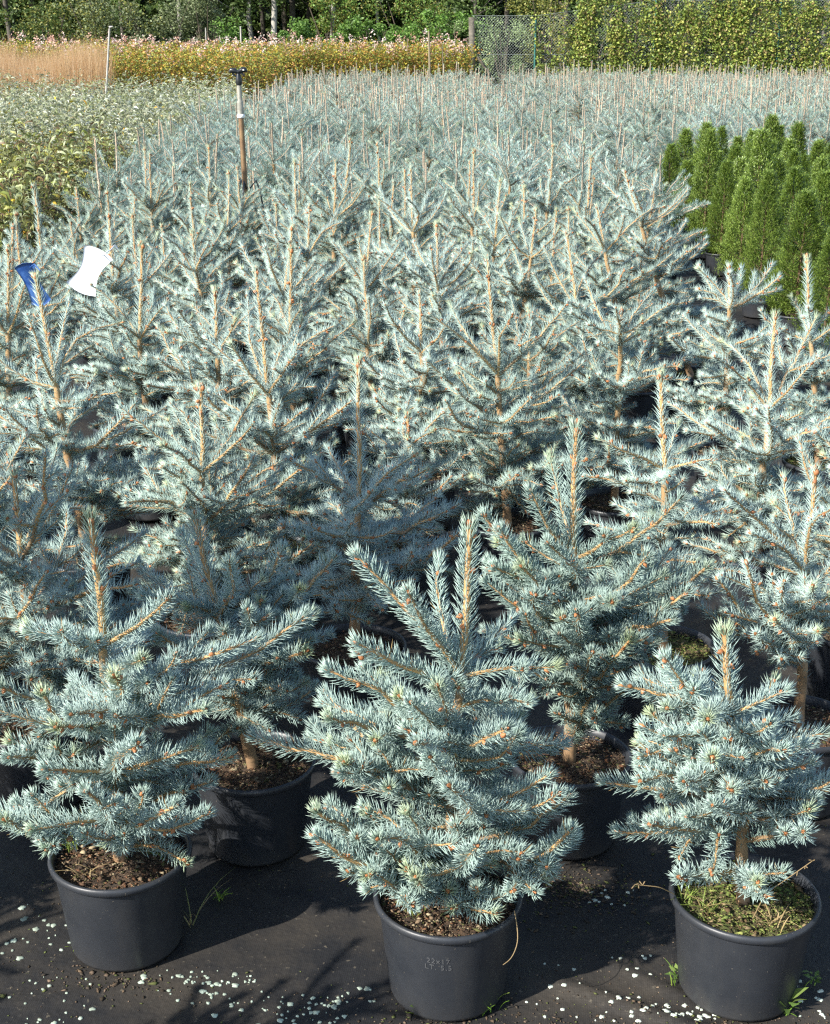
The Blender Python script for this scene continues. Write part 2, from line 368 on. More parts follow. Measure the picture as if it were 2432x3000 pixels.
SOILZ = .155
def spruce_parts(seed, H, tipx=0, tipy=0, LL=.2, lod=0, R=.23, sep=True, whorls=None, hue=0.0, dens=1.0, low=1.0, bare_low=0.0, wig=1.0):
    """returns [(name, MB)] in the tree's own coordinates: foot of the pot at the origin"""
    rng = np.random.default_rng(seed); out = []
    base = np.array([0, 0, SOILZ-.01]); tip = np.array([tipx, tipy, H])
    S = stem_curve(base, tip, 24, rng, .004*wig)
    ht = H-SOILZ
    def at(z): i = np.interp(z, S[:, 2], np.arange(24)); i0 = int(min(22, i)); return S[i0]+(S[i0+1]-S[i0])*(i-i0)
    zl = H-LL
    m = MB()
    zz = np.linspace(SOILZ-.01, zl, 26); P = np.array([at(z) for z in zz]); rr = np.linspace(.0098, .0052, 26)*(.8+.35*ht/.5)
    colr = (np.array([.27, .17, .095])*(1-(zz-SOILZ)/ht)[:, None]+GOLD*.85*((zz-SOILZ)/ht)[:, None])*rng.uniform(.75, 1.2, (26, 1))
    k = 10 if lod < 2 else 4
    tube(m, P, rr, 'twig', colr, k, wob=rng.uniform(.88, 1.12, (26, k)) if lod < 2 else None)
    # sparse old needles on the stem
    if lod < 3:
        shoot(m, P[len(P)//3:], .006, .005, rng, age=2, lod=lod, dens=.45, hue=hue)
    out.append(('trunk', m))
    m = MB(); P = np.array([at(z) for z in np.linspace(zl, H, 9)])
    shoot(m, P, .0062, .0040, rng, age=1, lod=lod, nl=.0245, bud=4, leader=True, tipcol=.6 if rng.random() < .5 else .25, hue=hue*.6)
    out.append(('leader_shoot', m))
    brs = []
    if whorls is None:
        nw = 3 if ht > .42 else 2
        gaps = (zl-SOILZ)/(nw+.12)
        a0 = rng.random()*TAU
        for w in range(nw):
            z = zl-w*gaps*(1+.06*rng.normal())
            f = (zl-z)/(zl-SOILZ)
            nb = [5, 7, 7][min(w, 2)]+int(rng.random()*2)-(1 if w == 0 and rng.random() < .5 else 0)
            for b in range(nb):
                az = a0+w*.6+b*TAU/nb+rng.normal(0, .16)
                el = math.radians([43, 32, 12][min(w, 2)]+rng.normal(0, 7))
                L = R*([.86, 1.0, 1.02][min(w, 2)])*rng.uniform(.82, 1.13)
                age = [1, 2, 3][min(w, 2)]
                if w == 0 and L > .17: age = 2 if rng.random() < .3 else 1
                brs.append((z-rng.random()*.012, az, el, L, age))
            # weaker ones between whorls
            ng = [5, 8, 8][min(w, 2)]
            for b in range(ng):
                zz = z-gaps*rng.uniform(.15, .92); az = rng.random()*TAU
                el = math.radians([28, 14, -2][min(w, 2)]+rng.normal(0, 10)); L = R*rng.uniform(.38, .72)*[.8, 1, 1][min(w, 2)]
                if zz < SOILZ+.02+bare_low: continue
                brs.append((zz, az, el, L, 1 if L < .09 else 2))
    else:
        for w in whorls: brs.append(w)
    for b in brs:
        m = MB()
        if len(b) == 5:
            z, az, el, L, age = b; P0 = at(z); D = np.array([math.cos(az)*math.cos(el), math.sin(az)*math.cos(el), math.sin(el)])
            P1 = P0+D*L; h2 = hue
            if z < SOILZ+.1: h2 = min(1, hue+.3*rng.random())
            branch(m, P0, P1, age, rng, lod, hue=h2, dens=dens)
        else:
            z, P1, age = b; dl = np.linalg.norm(P1-at(z)); age = min(age, 1 if dl < .135 else (2 if dl < .215 else 3)); branch(m, at(z), P1, age, rng, lod, hue=hue, dens=dens)
        out.append(('branch', m))
    return out

# ------------------------------------------------------------------ pot, soil
def pot_mesh(k=56, hi=True):
    m = MB()
    pr = [(0, .002), (.082, .002), (.087, .004), (.0895, .010), (.1045, .150), (.1052, .152), (.1052, .1545), (.1085, .156), (.1125, .1600), (.1135, .165), (.1122, .1695), (.1092, .1712), (.1062, .1695), (.1035, .160), (.1005, .14), (.098, .12)]
    lathe(m, pr, 'pot', (1, 1, 1), k)
    return m
def soil_mesh(rng, moss=False, n=2200, hi=True):
    m = MB(); K = 36 if hi else 14; J = 9 if hi else 3; r = np.linspace(0, .1025, J); a = np.arange(K)*TAU/K
    X = []
    for q in r:
        for t in a:
            x, y = q*math.cos(t), q*math.sin(t); X.append((x, y, SOILZ-.004+.010*noise.noise(Vector((x*22+rng.random()*.02, y*22, 3)))+.004*noise.noise(Vector((x*90, y*90, 1)))))
    i = np.arange(J-1)[:, None]*K; j = np.arange(K)[None]; j2 = (j+1) % K
    m.add(X, np.stack([i+j, i+j2, i+K+j2, i+K+j], -1).reshape(-1, 4), 'moss_soil' if moss else 'soil', (1, 1, 1))
    if hi:
        q = np.sqrt(rng.random(n))*.101; t = rng.random(n)*TAU
        ctr = np.stack([q*np.cos(t), q*np.sin(t), SOILZ+rng.uniform(-.003, .006, n)], 1)
        pal = np.array([[.17, .12, .075], [.11, .065, .04], [.05, .035, .025], [.30, .24, .15], [.15, .075, .04], [.035, .025, .02], [.08, .08, .03]])
        if moss: pal = np.array([[.15, .19, .05], [.10, .13, .03], [.22, .24, .07], [.2, .15, .08], [.05, .04, .02], [.12, .08, .04]])
        crumbs(m, ctr, rng.uniform(.0008, .0022, n)*(1+1.6*(rng.random(n) < .12)), pal, rng)
    return m
def crumbs(m, ctr, size, pal, rng, mat='crumb'):
    n = len(ctr); oct_ = np.array([[1, 0, 0], [-1, 0, 0], [0, 1, 0], [0, -1, 0], [0, 0, 1], [0, 0, -1]], float)
    V = oct_[None]*rng.uniform(.5, 1.3, (n, 6, 3))*size[:, None, None]*np.array([1, 1, .38])
    t = rng.random(n)*TAU; c, s = np.cos(t), np.sin(t)
    st = rng.uniform(.7, 2.2, n)
    x = V[..., 0]*st[:, None]; y = V[..., 1]
    V = np.stack([x*c[:, None]-y*s[:, None], x*s[:, None]+y*c[:, None], V[..., 2]], -1)+ctr[:, None]
    f = np.array([[0, 2, 4], [2, 1, 4], [1, 3, 4], [3, 0, 4], [2, 0, 5], [1, 2, 5], [3, 1, 5], [0, 3, 5]])
    C = pal[rng.integers(0, len(pal), n)]*rng.uniform(.7, 1.2, (n, 1))
    m.add(V.reshape(-1, 3), (f[None]+(np.arange(n)*6)[:, None, None]).reshape(-1, 3), mat, np.repeat(C[:, None], 6, 1).reshape(-1, 3))
def blades(m, base, n, rng, h=.05, spread=.5, w=.0012, cols=((.16, .3, .03), (.3, .42, .06)), mat='leaf', droop=.5, r=.006):
    """grass blades as bent strips, each with a rib fold"""
    base = np.asarray(base, float)
    for i in range(n):
        az = rng.random()*TAU; L = h*rng.uniform(.5, 1.15); sp = spread*rng.uniform(.2, 1); d = np.array([math.cos(az), math.sin(az), 0])
        p0 = base+np.array([rng.normal(0, r), rng.normal(0, r), 0]); t = np.linspace(0, 1, 5)[:, None]
        X = p0+d*L*sp*(t+droop*t*t)+np.array([0, 0, 1.])*L*(t-droop*.55*t*t*(1+sp))
        s = np.array([-d[1], d[0], 0]); ww = w*np.array([.8, 1, .9, .6, .05])[:, None]
        V = np.concatenate([X-s*ww, X+np.array([0, 0, w*.5]), X+s*ww]); q = []
        for k in range(4): q += [[k, k+1, 6+k, 5+k], [5+k, 6+k, 11+k, 10+k]]
        c = np.array(cols[rng.integers(0, len(cols))])*rng.uniform(.8, 1.2); m.add(V, q, mat, c)

POT_HI = pot_mesh(64).mesh('pot'); POT_LO = pot_mesh(20).mesh('pot')
rs = np.random.default_rng(5)
SOILS = [soil_mesh(rs, False).mesh('soil'), soil_mesh(rs, True, 3000).mesh('soil'), soil_mesh(rs, False, 2600).mesh('soil')]
SOIL_LO = soil_mesh(rs, False, 0, False).mesh('soil')
def link(name, mesh, parent):
    o = bpy.data.objects.new(name, mesh); scene.collection.objects.link(o); o.parent = parent; return o

# ------------------------------------------------------------------ near spruces, one by one
# name: (tip u, tip v, base x, base y, leader length, radius, soil, label[, picture targets of main branches])
def T(u, v, y, z0, age): return (u, v, y, z0, age)
NEAR = [
 # front row
 dict(b=(-.47, 1.88), tip=(190, 1085), LL=.21, R=.24, soil=0, hi=1,
      br=[(355, 1255, 1.82, 0, 1), (60, 1315, 1.86, 0, 1), (130, 1325, 1.74, 0, 2), (300, 1385, 1.70, .035, 1), (240, 1420, 1.66, .05, 1),
          (540, 1340, 1.86, .09, 2), (640, 1290, 1.98, .09, 2), (330, 1330, 2.10, .02, 1), (90, 1455, 1.70, .13, 2), (430, 1490, 1.68, .13, 2),
          (150, 1500, 1.62, .14, 2), (0, 1440, 1.80, .12, 2), (480, 1590, 1.78, .2, 2), (20, 1590, 1.74, .2, 3), (10, 1720, 1.72, .26, 3), (180, 1660, 1.64, .27, 2),
          (290, 1560, 1.62, .22, 2), (370, 1690, 1.66, .28, 2), (440, 1640, 1.80, .25, 2), (390, 1810, 1.78, .31, 1), (260, 1750, 1.74, .31, 1), (330, 1480, 2.1, .1, 2), (150, 1420, 2.12, .1, 2), (420, 1560, 2.05, .2, 2), (100, 1600, 2.08, .2, 2)],
      label='blue spruce at the bottom left corner, its leader shoot in shadow above sunlit branches'),
 dict(b=(.05, 1.765), tip=(983, 1105), LL=.215, R=.23, soil=2, hi=1, letters=1,
      br=[(745, 1165, 1.74, 0, 1), (920, 1175, 1.92, 0, 1), (855, 1245, 1.66, .005, 1), (1165, 1400, 1.72, .01, 1), (1070, 1300, 1.90, 0, 1), (745, 1350, 1.66, .015, 2),
          (685, 1405, 1.70, .09, 2), (690, 1505, 1.66, .1, 2), (1105, 1475, 1.70, .05, 1), (915, 1440, 1.62, .07, 1), (860, 1475, 1.60, .1, 1), (1060, 1530, 1.60, .1, 2),
          (530, 1545, 1.78, .17, 3), (650, 1550, 1.84, .16, 2), (720, 1600, 1.66, .18, 2), (1180, 1560, 1.80, .14, 2), (870, 1560, 1.56, .15, 2), (900, 1590, 1.57, .17, 1), (1150, 1625, 1.68, .17, 2),
          (1190, 1670, 1.70, .24, 3), (1195, 1740, 1.66, .26, 3), (660, 1700, 1.68, .26, 3), (660, 1755, 1.64, .28, 3), (790, 1760, 1.56, .28, 2), (1000, 1775, 1.55, .28, 2), (790, 1835, 1.62, .31, 1),
          (870, 1840, 1.60, .31, 1), (850, 1880, 1.62, .315, 1), (1035, 1915, 1.64, .32, 2), (940, 1650, 1.52, .2, 2), (800, 1420, 2.0, .08, 2), (1090, 1420, 2.0, .08, 2), (960, 1450, 2.0, .1, 2), (780, 1600, 1.96, .2, 2), (1110, 1650, 1.96, .2, 2)],
      label='large blue spruce in the pot at bottom centre with raised size lettering on its side'),
 dict(b=(.50, 1.765), tip=(1515, 1325), LL=.135, R=.225, soil=1, hi=1, bare=.09,
      br=[(1390, 1380, 1.72, 0, 1), (1645, 1450, 1.74, 0, 1), (1460, 1420, 1.92, 0, 1), (1340, 1420, 1.88, .01, 2), (1480, 1510, 1.60, .0, 1), (1610, 1520, 1.64, .02, 1), (1390, 1545, 1.66, .03, 1), (1300, 1440, 1.78, .02, 2),
          (1490, 1590, 1.58, .07, 2), (1340, 1590, 1.70, .06, 2), (1620, 1430, 1.92, .04, 2), (1736, 1540, 1.80, .1, 3), (1700, 1600, 1.70, .1, 2), (1640, 1575, 1.64, .1, 2), (1260, 1640, 1.74, .14, 3), (1340, 1640, 1.66, .13, 2), (1430, 1640, 1.6, .12, 2), (1530, 1660, 1.58, .12, 2),
          (1600, 1640, 1.62, .12, 1), (1490, 1690, 1.58, .15, 1), (1290, 1745, 1.74, .17, 2), (1360, 1730, 1.66, .17, 2), (1690, 1700, 1.66, .18, 3), (1760, 1630, 1.72, .15, 3), (1420, 1840, 1.66, .27, 1), (1680, 1745, 1.60, .22, 2), (1600, 1880, 1.63, .29, 1), (1585, 1850, 1.62, .28, 1), (1640, 1830, 1.7, .28, 1), (1480, 1560, 1.98, .1, 2), (1600, 1600, 1.98, .12, 2), (1400, 1680, 1.96, .18, 2)],
      label='blue spruce in the bottom right pot, bare lower stem and mossy green soil'),
 # second row
 dict(b=(-.29, 2.17), tip=(407, 1085), LL=.17, R=.26, soil=0, hi=1, label='shaded blue spruce standing just behind the gap between the left and middle front pots',
      br=[(300, 1250, 2.12, 0, 1), (590, 1150, 2.16, 0, 2), (480, 1180, 2.04, .01, 1), (700, 1170, 2.15, .1, 3), (655, 1290, 2.05, .12, 3), (640, 1370, 2.0, .14, 2), (600, 1450, 2.0, .16, 2), (380, 1120, 2.3, 0, 1), (300, 1200, 2.35, .05, 2), (520, 1280, 2.0, .08, 2), (330, 1330, 2.05, .1, 2), (560, 1530, 2.1, .22, 2), (500, 1380, 1.98, .15, 2), (660, 1440, 2.25, .2, 2), (430, 1450, 2.4, .2, 2), (600, 1250, 2.4, .12, 2)]),
 dict(b=(.28, 2.19), tip=(1205, 895), LL=.225, R=.27, soil=2, hi=1, label='sunlit blue spruce behind the right shoulder of the middle front tree',
      br=[(1110, 1030, 2.16, 0, 1), (1425, 1045, 2.16, .02, 2), (1045, 1110, 2.1, .03, 2), (1150, 960, 2.34, 0, 1), (1325, 1110, 2.08, .01, 1), (1010, 1080, 2.2, .08, 3), (1355, 1165, 2.04, .06, 2), (1145, 1140, 2.02, .04, 1), (1090, 1190, 2.04, .1, 2), (1280, 1265, 1.96, .12, 2), (1205, 1280, 1.94, .12, 2), (1100, 1290, 1.98, .14, 2),
          (1480, 1190, 2.1, .13, 3), (1440, 1240, 2.08, .16, 3), (1120, 1250, 2.0, .16, 2), (1410, 1300, 2.02, .2, 3), (1240, 1370, 1.96, .22, 2), (1170, 1330, 1.97, .2, 2), (1320, 1340, 1.98, .22, 2), (1250, 1430, 2.1, .3, 2), (1350, 1410, 2.15, .3, 2), (1060, 1200, 2.35, .15, 3), (1400, 1150, 2.4, .12, 3), (1250, 1200, 2.45, .15, 3)]),
 dict(b=(.73, 2.32), tip=(1705, 985), LL=.2, R=.25, soil=0, hi=1, bare=.06, label='blue spruce cut by the right picture edge, bare stem showing, behind the bottom right pot',
      br=[(1515, 1030, 2.28, 0, 1), (1760, 1060, 2.2, 0, 1), (1570, 1120, 2.22, .01, 1), (1640, 1000, 2.45, 0, 2), (1800, 1150, 2.3, .04, 2), (1500, 1215, 2.24, .12, 3), (1560, 1180, 2.14, .1, 2), (1640, 1220, 2.1, .1, 2), (1740, 1250, 2.12, .1, 2), (1580, 1330, 2.14, .17, 2), (1620, 1300, 2.1, .16, 1), (1820, 1300, 2.2, .15, 3), (1540, 1290, 2.4, .16, 3), (1700, 1230, 2.1, .12, 2), (1760, 1190, 2.5, .1, 3)]),
 dict(b=(-.73, 2.33), H=.66, LL=.16, R=.27, soil=0, hi=1, label='shaded blue spruce half outside the left edge, beside the bottom left tree'),
 # third row
 dict(b=(-.13, 2.66), tip=(750, 755), LL=.30, R=.26, soil=0, hi=1, label='tall blue spruce with a brown leader, the one mostly in shadow at the centre left',
      br=[(600, 965, 2.6, 0, 2), (870, 955, 2.62, 0, 1), (685, 940, 2.8, 0, 1), (895, 985, 2.55, .01, 2), (780, 1030, 2.45, .01, 1), (960, 1060, 2.6, .08, 3), (735, 1100, 2.42, .08, 2), (590, 1100, 2.58, .1, 3), (860, 1160, 2.42, .12, 2), (960, 1120, 2.5, .12, 3), (640, 1210, 2.5, .16, 2), (770, 1180, 2.40, .14, 2), (700, 1270, 2.42, .2, 2), (800, 1280, 2.40, .2, 2), (600, 1190, 2.7, .15, 3), (920, 1040, 2.9, .1, 3), (820, 980, 2.95, .06, 2), (690, 1040, 2.95, .1, 3)]),
 dict(b=(.53, 2.66), tip=(1382, 785), LL=.20, R=.25, soil=1, hi=1, label='blue spruce with a leaning orange leader, between the right edge tree and the central group',
      br=[(1495, 965, 2.6, 0, 1), (1250, 920, 2.62, 0, 1), (1420, 890, 2.8, 0, 1), (1310, 1010, 2.5, .01, 1), (1400, 1000, 2.45, .01, 1), (1540, 1075, 2.6, .06, 3), (1220, 1000, 2.7, .06, 2), (1500, 1100, 2.5, .1, 2), (1460, 1180, 2.46, .15, 2), (1300, 1130, 2.5, .1, 2), (1530, 1010, 2.8, .08, 3), (1350, 1060, 2.9, .1, 3), (1480, 1250, 2.5, .2, 2), (1560, 1190, 2.7, .15, 2)]),
 dict(b=(-.47, 2.82), tip=(420, 810), LL=.19, R=.24, soil=0, hi=1, label='blue spruce with an orange leader, straight behind the shaded second row tree'),
 dict(b=(-.98, 2.78), H=.70, LL=.18, R=.26, soil=0),
 dict(b=(.97, 2.75), H=.66, LL=.16, R=.25, soil=0),
 dict(b=(-.82, 3.2), tip=(75, 580), LL=.26, R=.30, soil=0, hi=1, label='very tall blue spruce whose orange leader stands in front of the blue label'),
 dict(b=(-.33, 3.22), tip=(535, 565), LL=.30, R=.28, soil=1, hi=1, label='tall blue spruce left of the centre with the longest orange leader and a mossy pot'),
 dict(b=(.25, 3.45), tip=(1020, 540), LL=.30, R=.28, soil=0, hi=1, label='tall blue spruce right of centre with a bent leader covered in brown buds'),
 dict(b=(.86, 3.22), tip=(1622, 662), LL=.22, R=.27, soil=0, label='blue spruce with a straight orange leader, in front of the small one by the path'),
 dict(b=(.56, 3.62), tip=(1300, 650), LL=.09, R=.25, soil=0, bare=.06, label='short topped bushy blue spruce with several equal top shoots, right of centre'),
 dict(b=(0.02, 3.9), tip=(878, 615), LL=.17, R=.26, soil=0, label='blue spruce in the middle, directly behind the shaded centre left tree'),
 dict(b=(-.56, 3.72), tip=(450, 608), LL=.18, R=.25, soil=0, label='blue spruce with a thick leader just left of the longest orange leader'),
 dict(b=(-1.18, 3.8), tip=(18, 520), LL=.24, R=.26, soil=0, label='blue spruce at the far left edge, left of the blue plant label'),
 dict(b=(.98, 4.1), tip=(1525, 558), LL=.12, R=.21, soil=0, bare=.04, label='small blue spruce standing clear on dark fabric beside the path'),
 dict(b=(1.24, 4.0), tip=(1688, 542), LL=.24, R=.22, soil=1, label='blue spruce with a pole-like leader in front of the green conifers, right edge'),
 dict(b=(-.97, 4.42), tip=(228, 452), LL=.24, R=.27, soil=0, label='blue spruce carrying the white plant label on its leader'),
 dict(b=(-1.40, 4.5), tip=(28, 475), LL=.20, R=.26, soil=0, label='blue spruce with a dark brown budded tip above the blue plant label'),
 dict(b=(.62, 4.55), tip=(1185, 488), LL=.24, R=.25, soil=0, label='blue spruce with a long straight leader, behind the bushy short topped tree'),
 dict(b=(.11, 4.75), tip=(912, 470), LL=.22, R=.25, soil=0, label='blue spruce with a dark budded leader, behind and left of the bent leader'),
 dict(b=(-.21, 4.85), tip=(778, 448), LL=.26, R=.26, soil=0, label='blue spruce with tall straight leader, near the middle behind the longest orange leader'),
 dict(b=(-.50, 4.55), tip=(612, 478), LL=.22, R=.25, soil=0, label='blue spruce right behind the longest orange leader, its own leader slightly bent'),
 dict(b=(-.76, 4.95), tip=(402, 488), LL=.2, R=.25, soil=0, label='blue spruce standing between the white label and the sprinkler pole'),
 dict(b=(.35, 4.15), H=.6, LL=.15, R=.24, soil=0),
 dict(b=(1.07, 5.15), tip=(1306, 360), LL=.20, R=.25, soil=1, hi=0, label='wide blue spruce at the bed corner with long side branches over the path'),
 dict(b=(.38, 5.2), tip=(1122, 440), LL=.18, R=.24, soil=0),
 dict(b=(.0, 5.3), tip=(860, 352), LL=.24, R=.25, soil=0),
 dict(b=(-.45, 5.35), tip=(648, 432), LL=.18, R=.25, soil=0),
 dict(b=(.82, 4.95), tip=(1248, 432), LL=.16, R=.25, soil=0),
 dict(b=(-.02, 3.32), H=.5, LL=.1, R=.2, soil=0),
 # beyond the edges: row neighbours, then unseen spruces added to throw shade inward
 dict(b=(-.98, 1.93), H=.62, LL=.16, R=.24, soil=0),
 dict(b=(.97, 1.80), H=.6, LL=.16, R=.25, soil=0),
 dict(b=(-.87, 1.16), H=.72, LL=.13, R=.2, soil=0),  # unseen, added for the rounded shadow at the bottom centre
 dict(b=(-1.30, 1.45), H=.6, LL=.16, R=.22, soil=0),  # unseen, added to shade the ground at lower left
]
SIDE = ['blue spruce hidden mostly behind its taller front neighbours']
def letters(parent):
    try:
        cu = bpy.data.curves.new('lettering', 'FONT'); cu.body = '22x17\nLT. 5,5'; cu.size = .0125; cu.space_line = .95; cu.extrude = .0006; cu.align_x = 'CENTER'; cu.space_character = 1.15
        ob = bpy.data.objects.new('tmp', cu); scene.collection.objects.link(ob); dg = bpy.context.evaluated_depsgraph_get()
        me = bpy.data.meshes.new_from_object(ob.evaluated_get(dg)); bpy.data.objects.remove(ob)
        for v in me.vertices:
            x, y, z = v.co; zz = .118+y; r = .0895+(zz-.01)*(.015/.14)+.0001+max(0, z); a = -PI/2-.16+x/r*1.0; v.co = (r*math.cos(a), r*math.sin(a), zz)
        me.materials.append(M['letter']); me.name = 'raised_lettering'; return link('raised_lettering', me, parent)
    except Exception as e: print('letters', e)
placed = []; N_UNIQUE = 0; hole = [0]
for i, t in enumerate(NEAR):
    bx, by = t['b']
    if 'tip' in t: tp = at_y(t['tip'][0], t['tip'][1], by+(.03 if i > 2 else 0)); tx, ty, H = tp[0]-bx, tp[1]-by, tp[2]
    else: tx, ty, H = random.Random(i).uniform(-.02, .02), 0, t['H']
    lod = 0 if by < 2.3 and 'hi' in t else 1
    wh = None; zl = H-t['LL']
    if 'br' in t:
        wh = []
        for (u, v, y, dz, age) in t['br']:
            p = at_y(u, v, y)-np.array([bx, by, 0]); z0 = zl-dz*(zl-SOILZ)/.33*1.0
            wh.append((max(SOILZ+.015, z0), p, age))
        rg = np.random.default_rng(900+i)
        for q in range(12):                                      # short inner shoots
            z = rg.uniform(SOILZ+.06+t.get('bare', 0), zl-.02); wh.append((z, rg.random()*TAU, math.radians(rg.normal(12, 14)), rg.uniform(.05, .11), 1))
    root = empty('potted_spruce', (bx, by, 0.004))
    parts = spruce_parts(100+i, H, tx, ty, LL=t['LL'], lod=lod, R=t['R'], whorls=wh, hue=[0, .15, 0, .05, .3][i % 5], bare_low=t.get('bare', 0))
    p = link('pot', POT_HI, root); p.rotation_euler.z = i*.7 if 'letters' not in t else 0
    if 'letters' in t: letters(p)
    s = link('soil', SOILS[t['soil']], root); s.rotation_euler.z = i*1.3
    for nm, mb in parts: mb.build(nm, root)
    lab = t.get('label') or ['blue spruce crowded behind the front neighbours, only a few of its branches in view'][0]
    tag(root, lab, 'spruce', 'potted blue spruces on the fabric')
    placed.append((bx, by)); t['root'] = root; t['H_'] = H; t['tx'] = (tx, ty)

# ------------------------------------------------------------------ the field of spruces: prototypes, then copies
rng = np.random.default_rng(11); cand = []
def in_main(x, y):
    left = np.interp(y, [5, 6.5, 9, 12, 31], [-1.65, -1.72, -1.95, -2.05, -2.65])
    if y > 5.0 and y < 31.6 and left < x < (1.12 if y < 7.5 else 1.50): return True
    if y > 11.4 and y < 33 and x > 2.02: return True
    return 3.9 < y <= 5.0 and -2.1 < x < 1.1
j = 0; y = 4.05
while y < 33:
    x = -13.0 + (.23 if j % 2 else 0)
    while x < 13:
        X, Y = x+rng.normal(0, .045), y+rng.normal(0, .04)
        if in_main(X, Y) and abs(X) < .308*depth(X, Y, .4)+.22 and all((X-a)**2+(Y-b)**2 > .33**2 for a, b in placed[:60]):
            cand.append((depth(X, Y, .4), X, Y))
        x += .45
    y += .385; j += 1
cand.sort(); print('field spruces', len(cand), 'near', len(NEAR))
def proto(seed, lod, n):
    r = np.random.default_rng(seed); H = r.uniform(.62, .80)
    ps = spruce_parts(seed, H, r.normal(0, .02), r.normal(0, .015), LL=r.uniform(.19, .30), lod=lod, R=r.uniform(.20, .25), hue=r.choice([.1, .25, .5]), dens=1.0)
    tr, cr = MB(), MB()
    for nm, mb in ps:
        d = tr if nm == 'trunk' else cr
        for v, c, f, mm in [(mb.v, mb.c, mb.f, mb.m)]:
            remap = np.array([d.slot(s) for s in mb.slots]) if mb.slots else None
            d.v += v; d.c += c; d.f += [q+d.n for q in f]; d.m += [remap[q].astype(np.int32) for q in mm]; d.n += mb.n
    return tr, cr
NP = 10
P1 = [(a.mesh('trunk'), b.mesh('crown')) for a, b in (proto(300+k, 1, 0) for k in range(NP))]
P2 = [(a.mesh('trunk'), b.mesh('crown')) for a, b in (proto(340+k, 2, 0) for k in range(NP))]
ZONES = [(6.2, 'front'), (8.5, 'middle'), (99, 'rear')]
nind = 300-len(NEAR)
for k, (d, X, Y) in enumerate(cand[:nind]):
    root = empty('potted_spruce', (X, Y, .004), rng.random()*TAU); s = rng.uniform(.92, 1.2)*(1 if d < 12 else 1.04); root.scale = (s*rng.uniform(.95, 1.05), s, s)
    root.rotation_euler.x = rng.normal(0, .04); root.rotation_euler.y = rng.normal(0, .04)
    me = (P1 if d < 7.5 else P2)[int(rng.integers(NP))]
    link('pot', POT_LO, root); link('trunk', me[0], root); link('crown', me[1], root)
    if d < 9: link('soil', SOIL_LO, root)
    side = 'left of the sprinkler pole' if X < -.115*Y else ('between the sprinkler pole and the path' if X < 1.7 else 'beyond the green conifers')
    band = 'in the nearer field' if d < 6.5 else ('midway up the field' if d < 9.5 else 'far back in the field')
    tag(root, f'pale blue potted spruce {band}, {side}', 'spruce', f'field spruces {band} {side}')
# the rest, far away: one mass
MFAR = MB(); protos3 = []
for k in range(8):
    tr, cr = proto(380+k, 3, 0); 
    for src in (tr,): cr_off = cr.n; cr.v += src.v; cr.c += src.c; cr.f += [q+cr_off for q in src.f]; cr.m += [np.array([cr.slot(s) for s in src.slots])[q].astype(np.int32) for q in src.m]; cr.n += src.n
    protos3.append((np.concatenate(cr.v), np.concatenate(cr.c), cr))
for (d, X, Y) in cand[nind:]:
    V, C, cr = protos3[int(rng.integers(8))]; a = rng.random()*TAU; s = rng.uniform(.98, 1.24); c_, s_ = math.cos(a)*s, math.sin(a)*s
    W = np.stack([V[:, 0]*c_-V[:, 1]*s_+X, V[:, 0]*s_+V[:, 1]*c_+Y, V[:, 2]*s], 1); W[:, 0] += (W[:, 2])*rng.normal(0, .02)
    MFAR.v.append(W); MFAR.c.append(C*rng.uniform(.92, 1.08)); remap = np.array([MFAR.slot(q) for q in cr.slots])
    MFAR.f += [q+MFAR.n for q in cr.f]; MFAR.m += [remap[q].astype(np.int32) for q in cr.m]; MFAR.n += len(W)
o = MFAR.build('spruce_plantation'); tag(o, 'dense mass of far blue spruces with upright tan leaders reaching the fence', 'spruce field', kind='stuff')

# ------------------------------------------------------------------ generic leaf scatter
def leaves(m, P, size, aspect, cols, rng, mat='leaf', up=.4, droop=.2, dirs=None, arch=False):
    n = len(P); D = rng.normal(0, 1, (n, 3)); D[:, 2] = D[:, 2]*.5+up
    if dirs is not None: D = D*.5+dirs
    D = unit(D); N = unit(rng.normal(0, 1, (n, 3))+np.array([-.3, -.3, .9])); S = unit(np.cross(D, N)); N = np.cross(S, D)
    L = (size*rng.uniform(.6, 1.25, n))[:, None]; w = L*aspect*.5
    C = np.asarray(cols)[rng.integers(0, len(cols), n)]*rng.uniform(.75, 1.25, (n, 1))
    if arch:                                                    # long arching leaf in three pieces
        dn = np.array([0, 0, -1.]); c1 = P+D*L*.35+np.array([0, 0, 1.])*L*.06; c2 = P+D*L*.7+dn*L*.06; tip = P+D*L*.95+dn*L*(.3+droop)
        V = np.stack([P, c1-S*w, c1+S*w, c2-S*w*.85, c2+S*w*.85, tip], 1); k = 6
        off = (np.arange(n)*k)[:, None, None]
        m.add(V.reshape(-1, 3), (np.array([[0, 1, 2], [3, 5, 4]])[None]+off).reshape(-1, 3), mat, np.repeat(C[:, None], k, 1).reshape(-1, 3))
        b = m.n-n*k; m.f.append((np.array([[1, 3, 4, 2]])[None]+off).reshape(-1, 4)+b); m.m.append(np.full(n, m.slot(mat), np.int32))
    else:
        mid = P+D*L*.45; V = np.stack([P, mid-S*w+N*w*.3, P+D*L-N*L*droop, mid+S*w+N*w*.3, mid], 1); k = 5
        off = (np.arange(n)*k)[:, None, None]
        m.add(V.reshape(-1, 3), (np.array([[0, 1, 4], [1, 2, 4], [2, 3, 4], [3, 0, 4]])[None]+off).reshape(-1, 3), mat, np.repeat(C[:, None], k, 1).reshape(-1, 3))

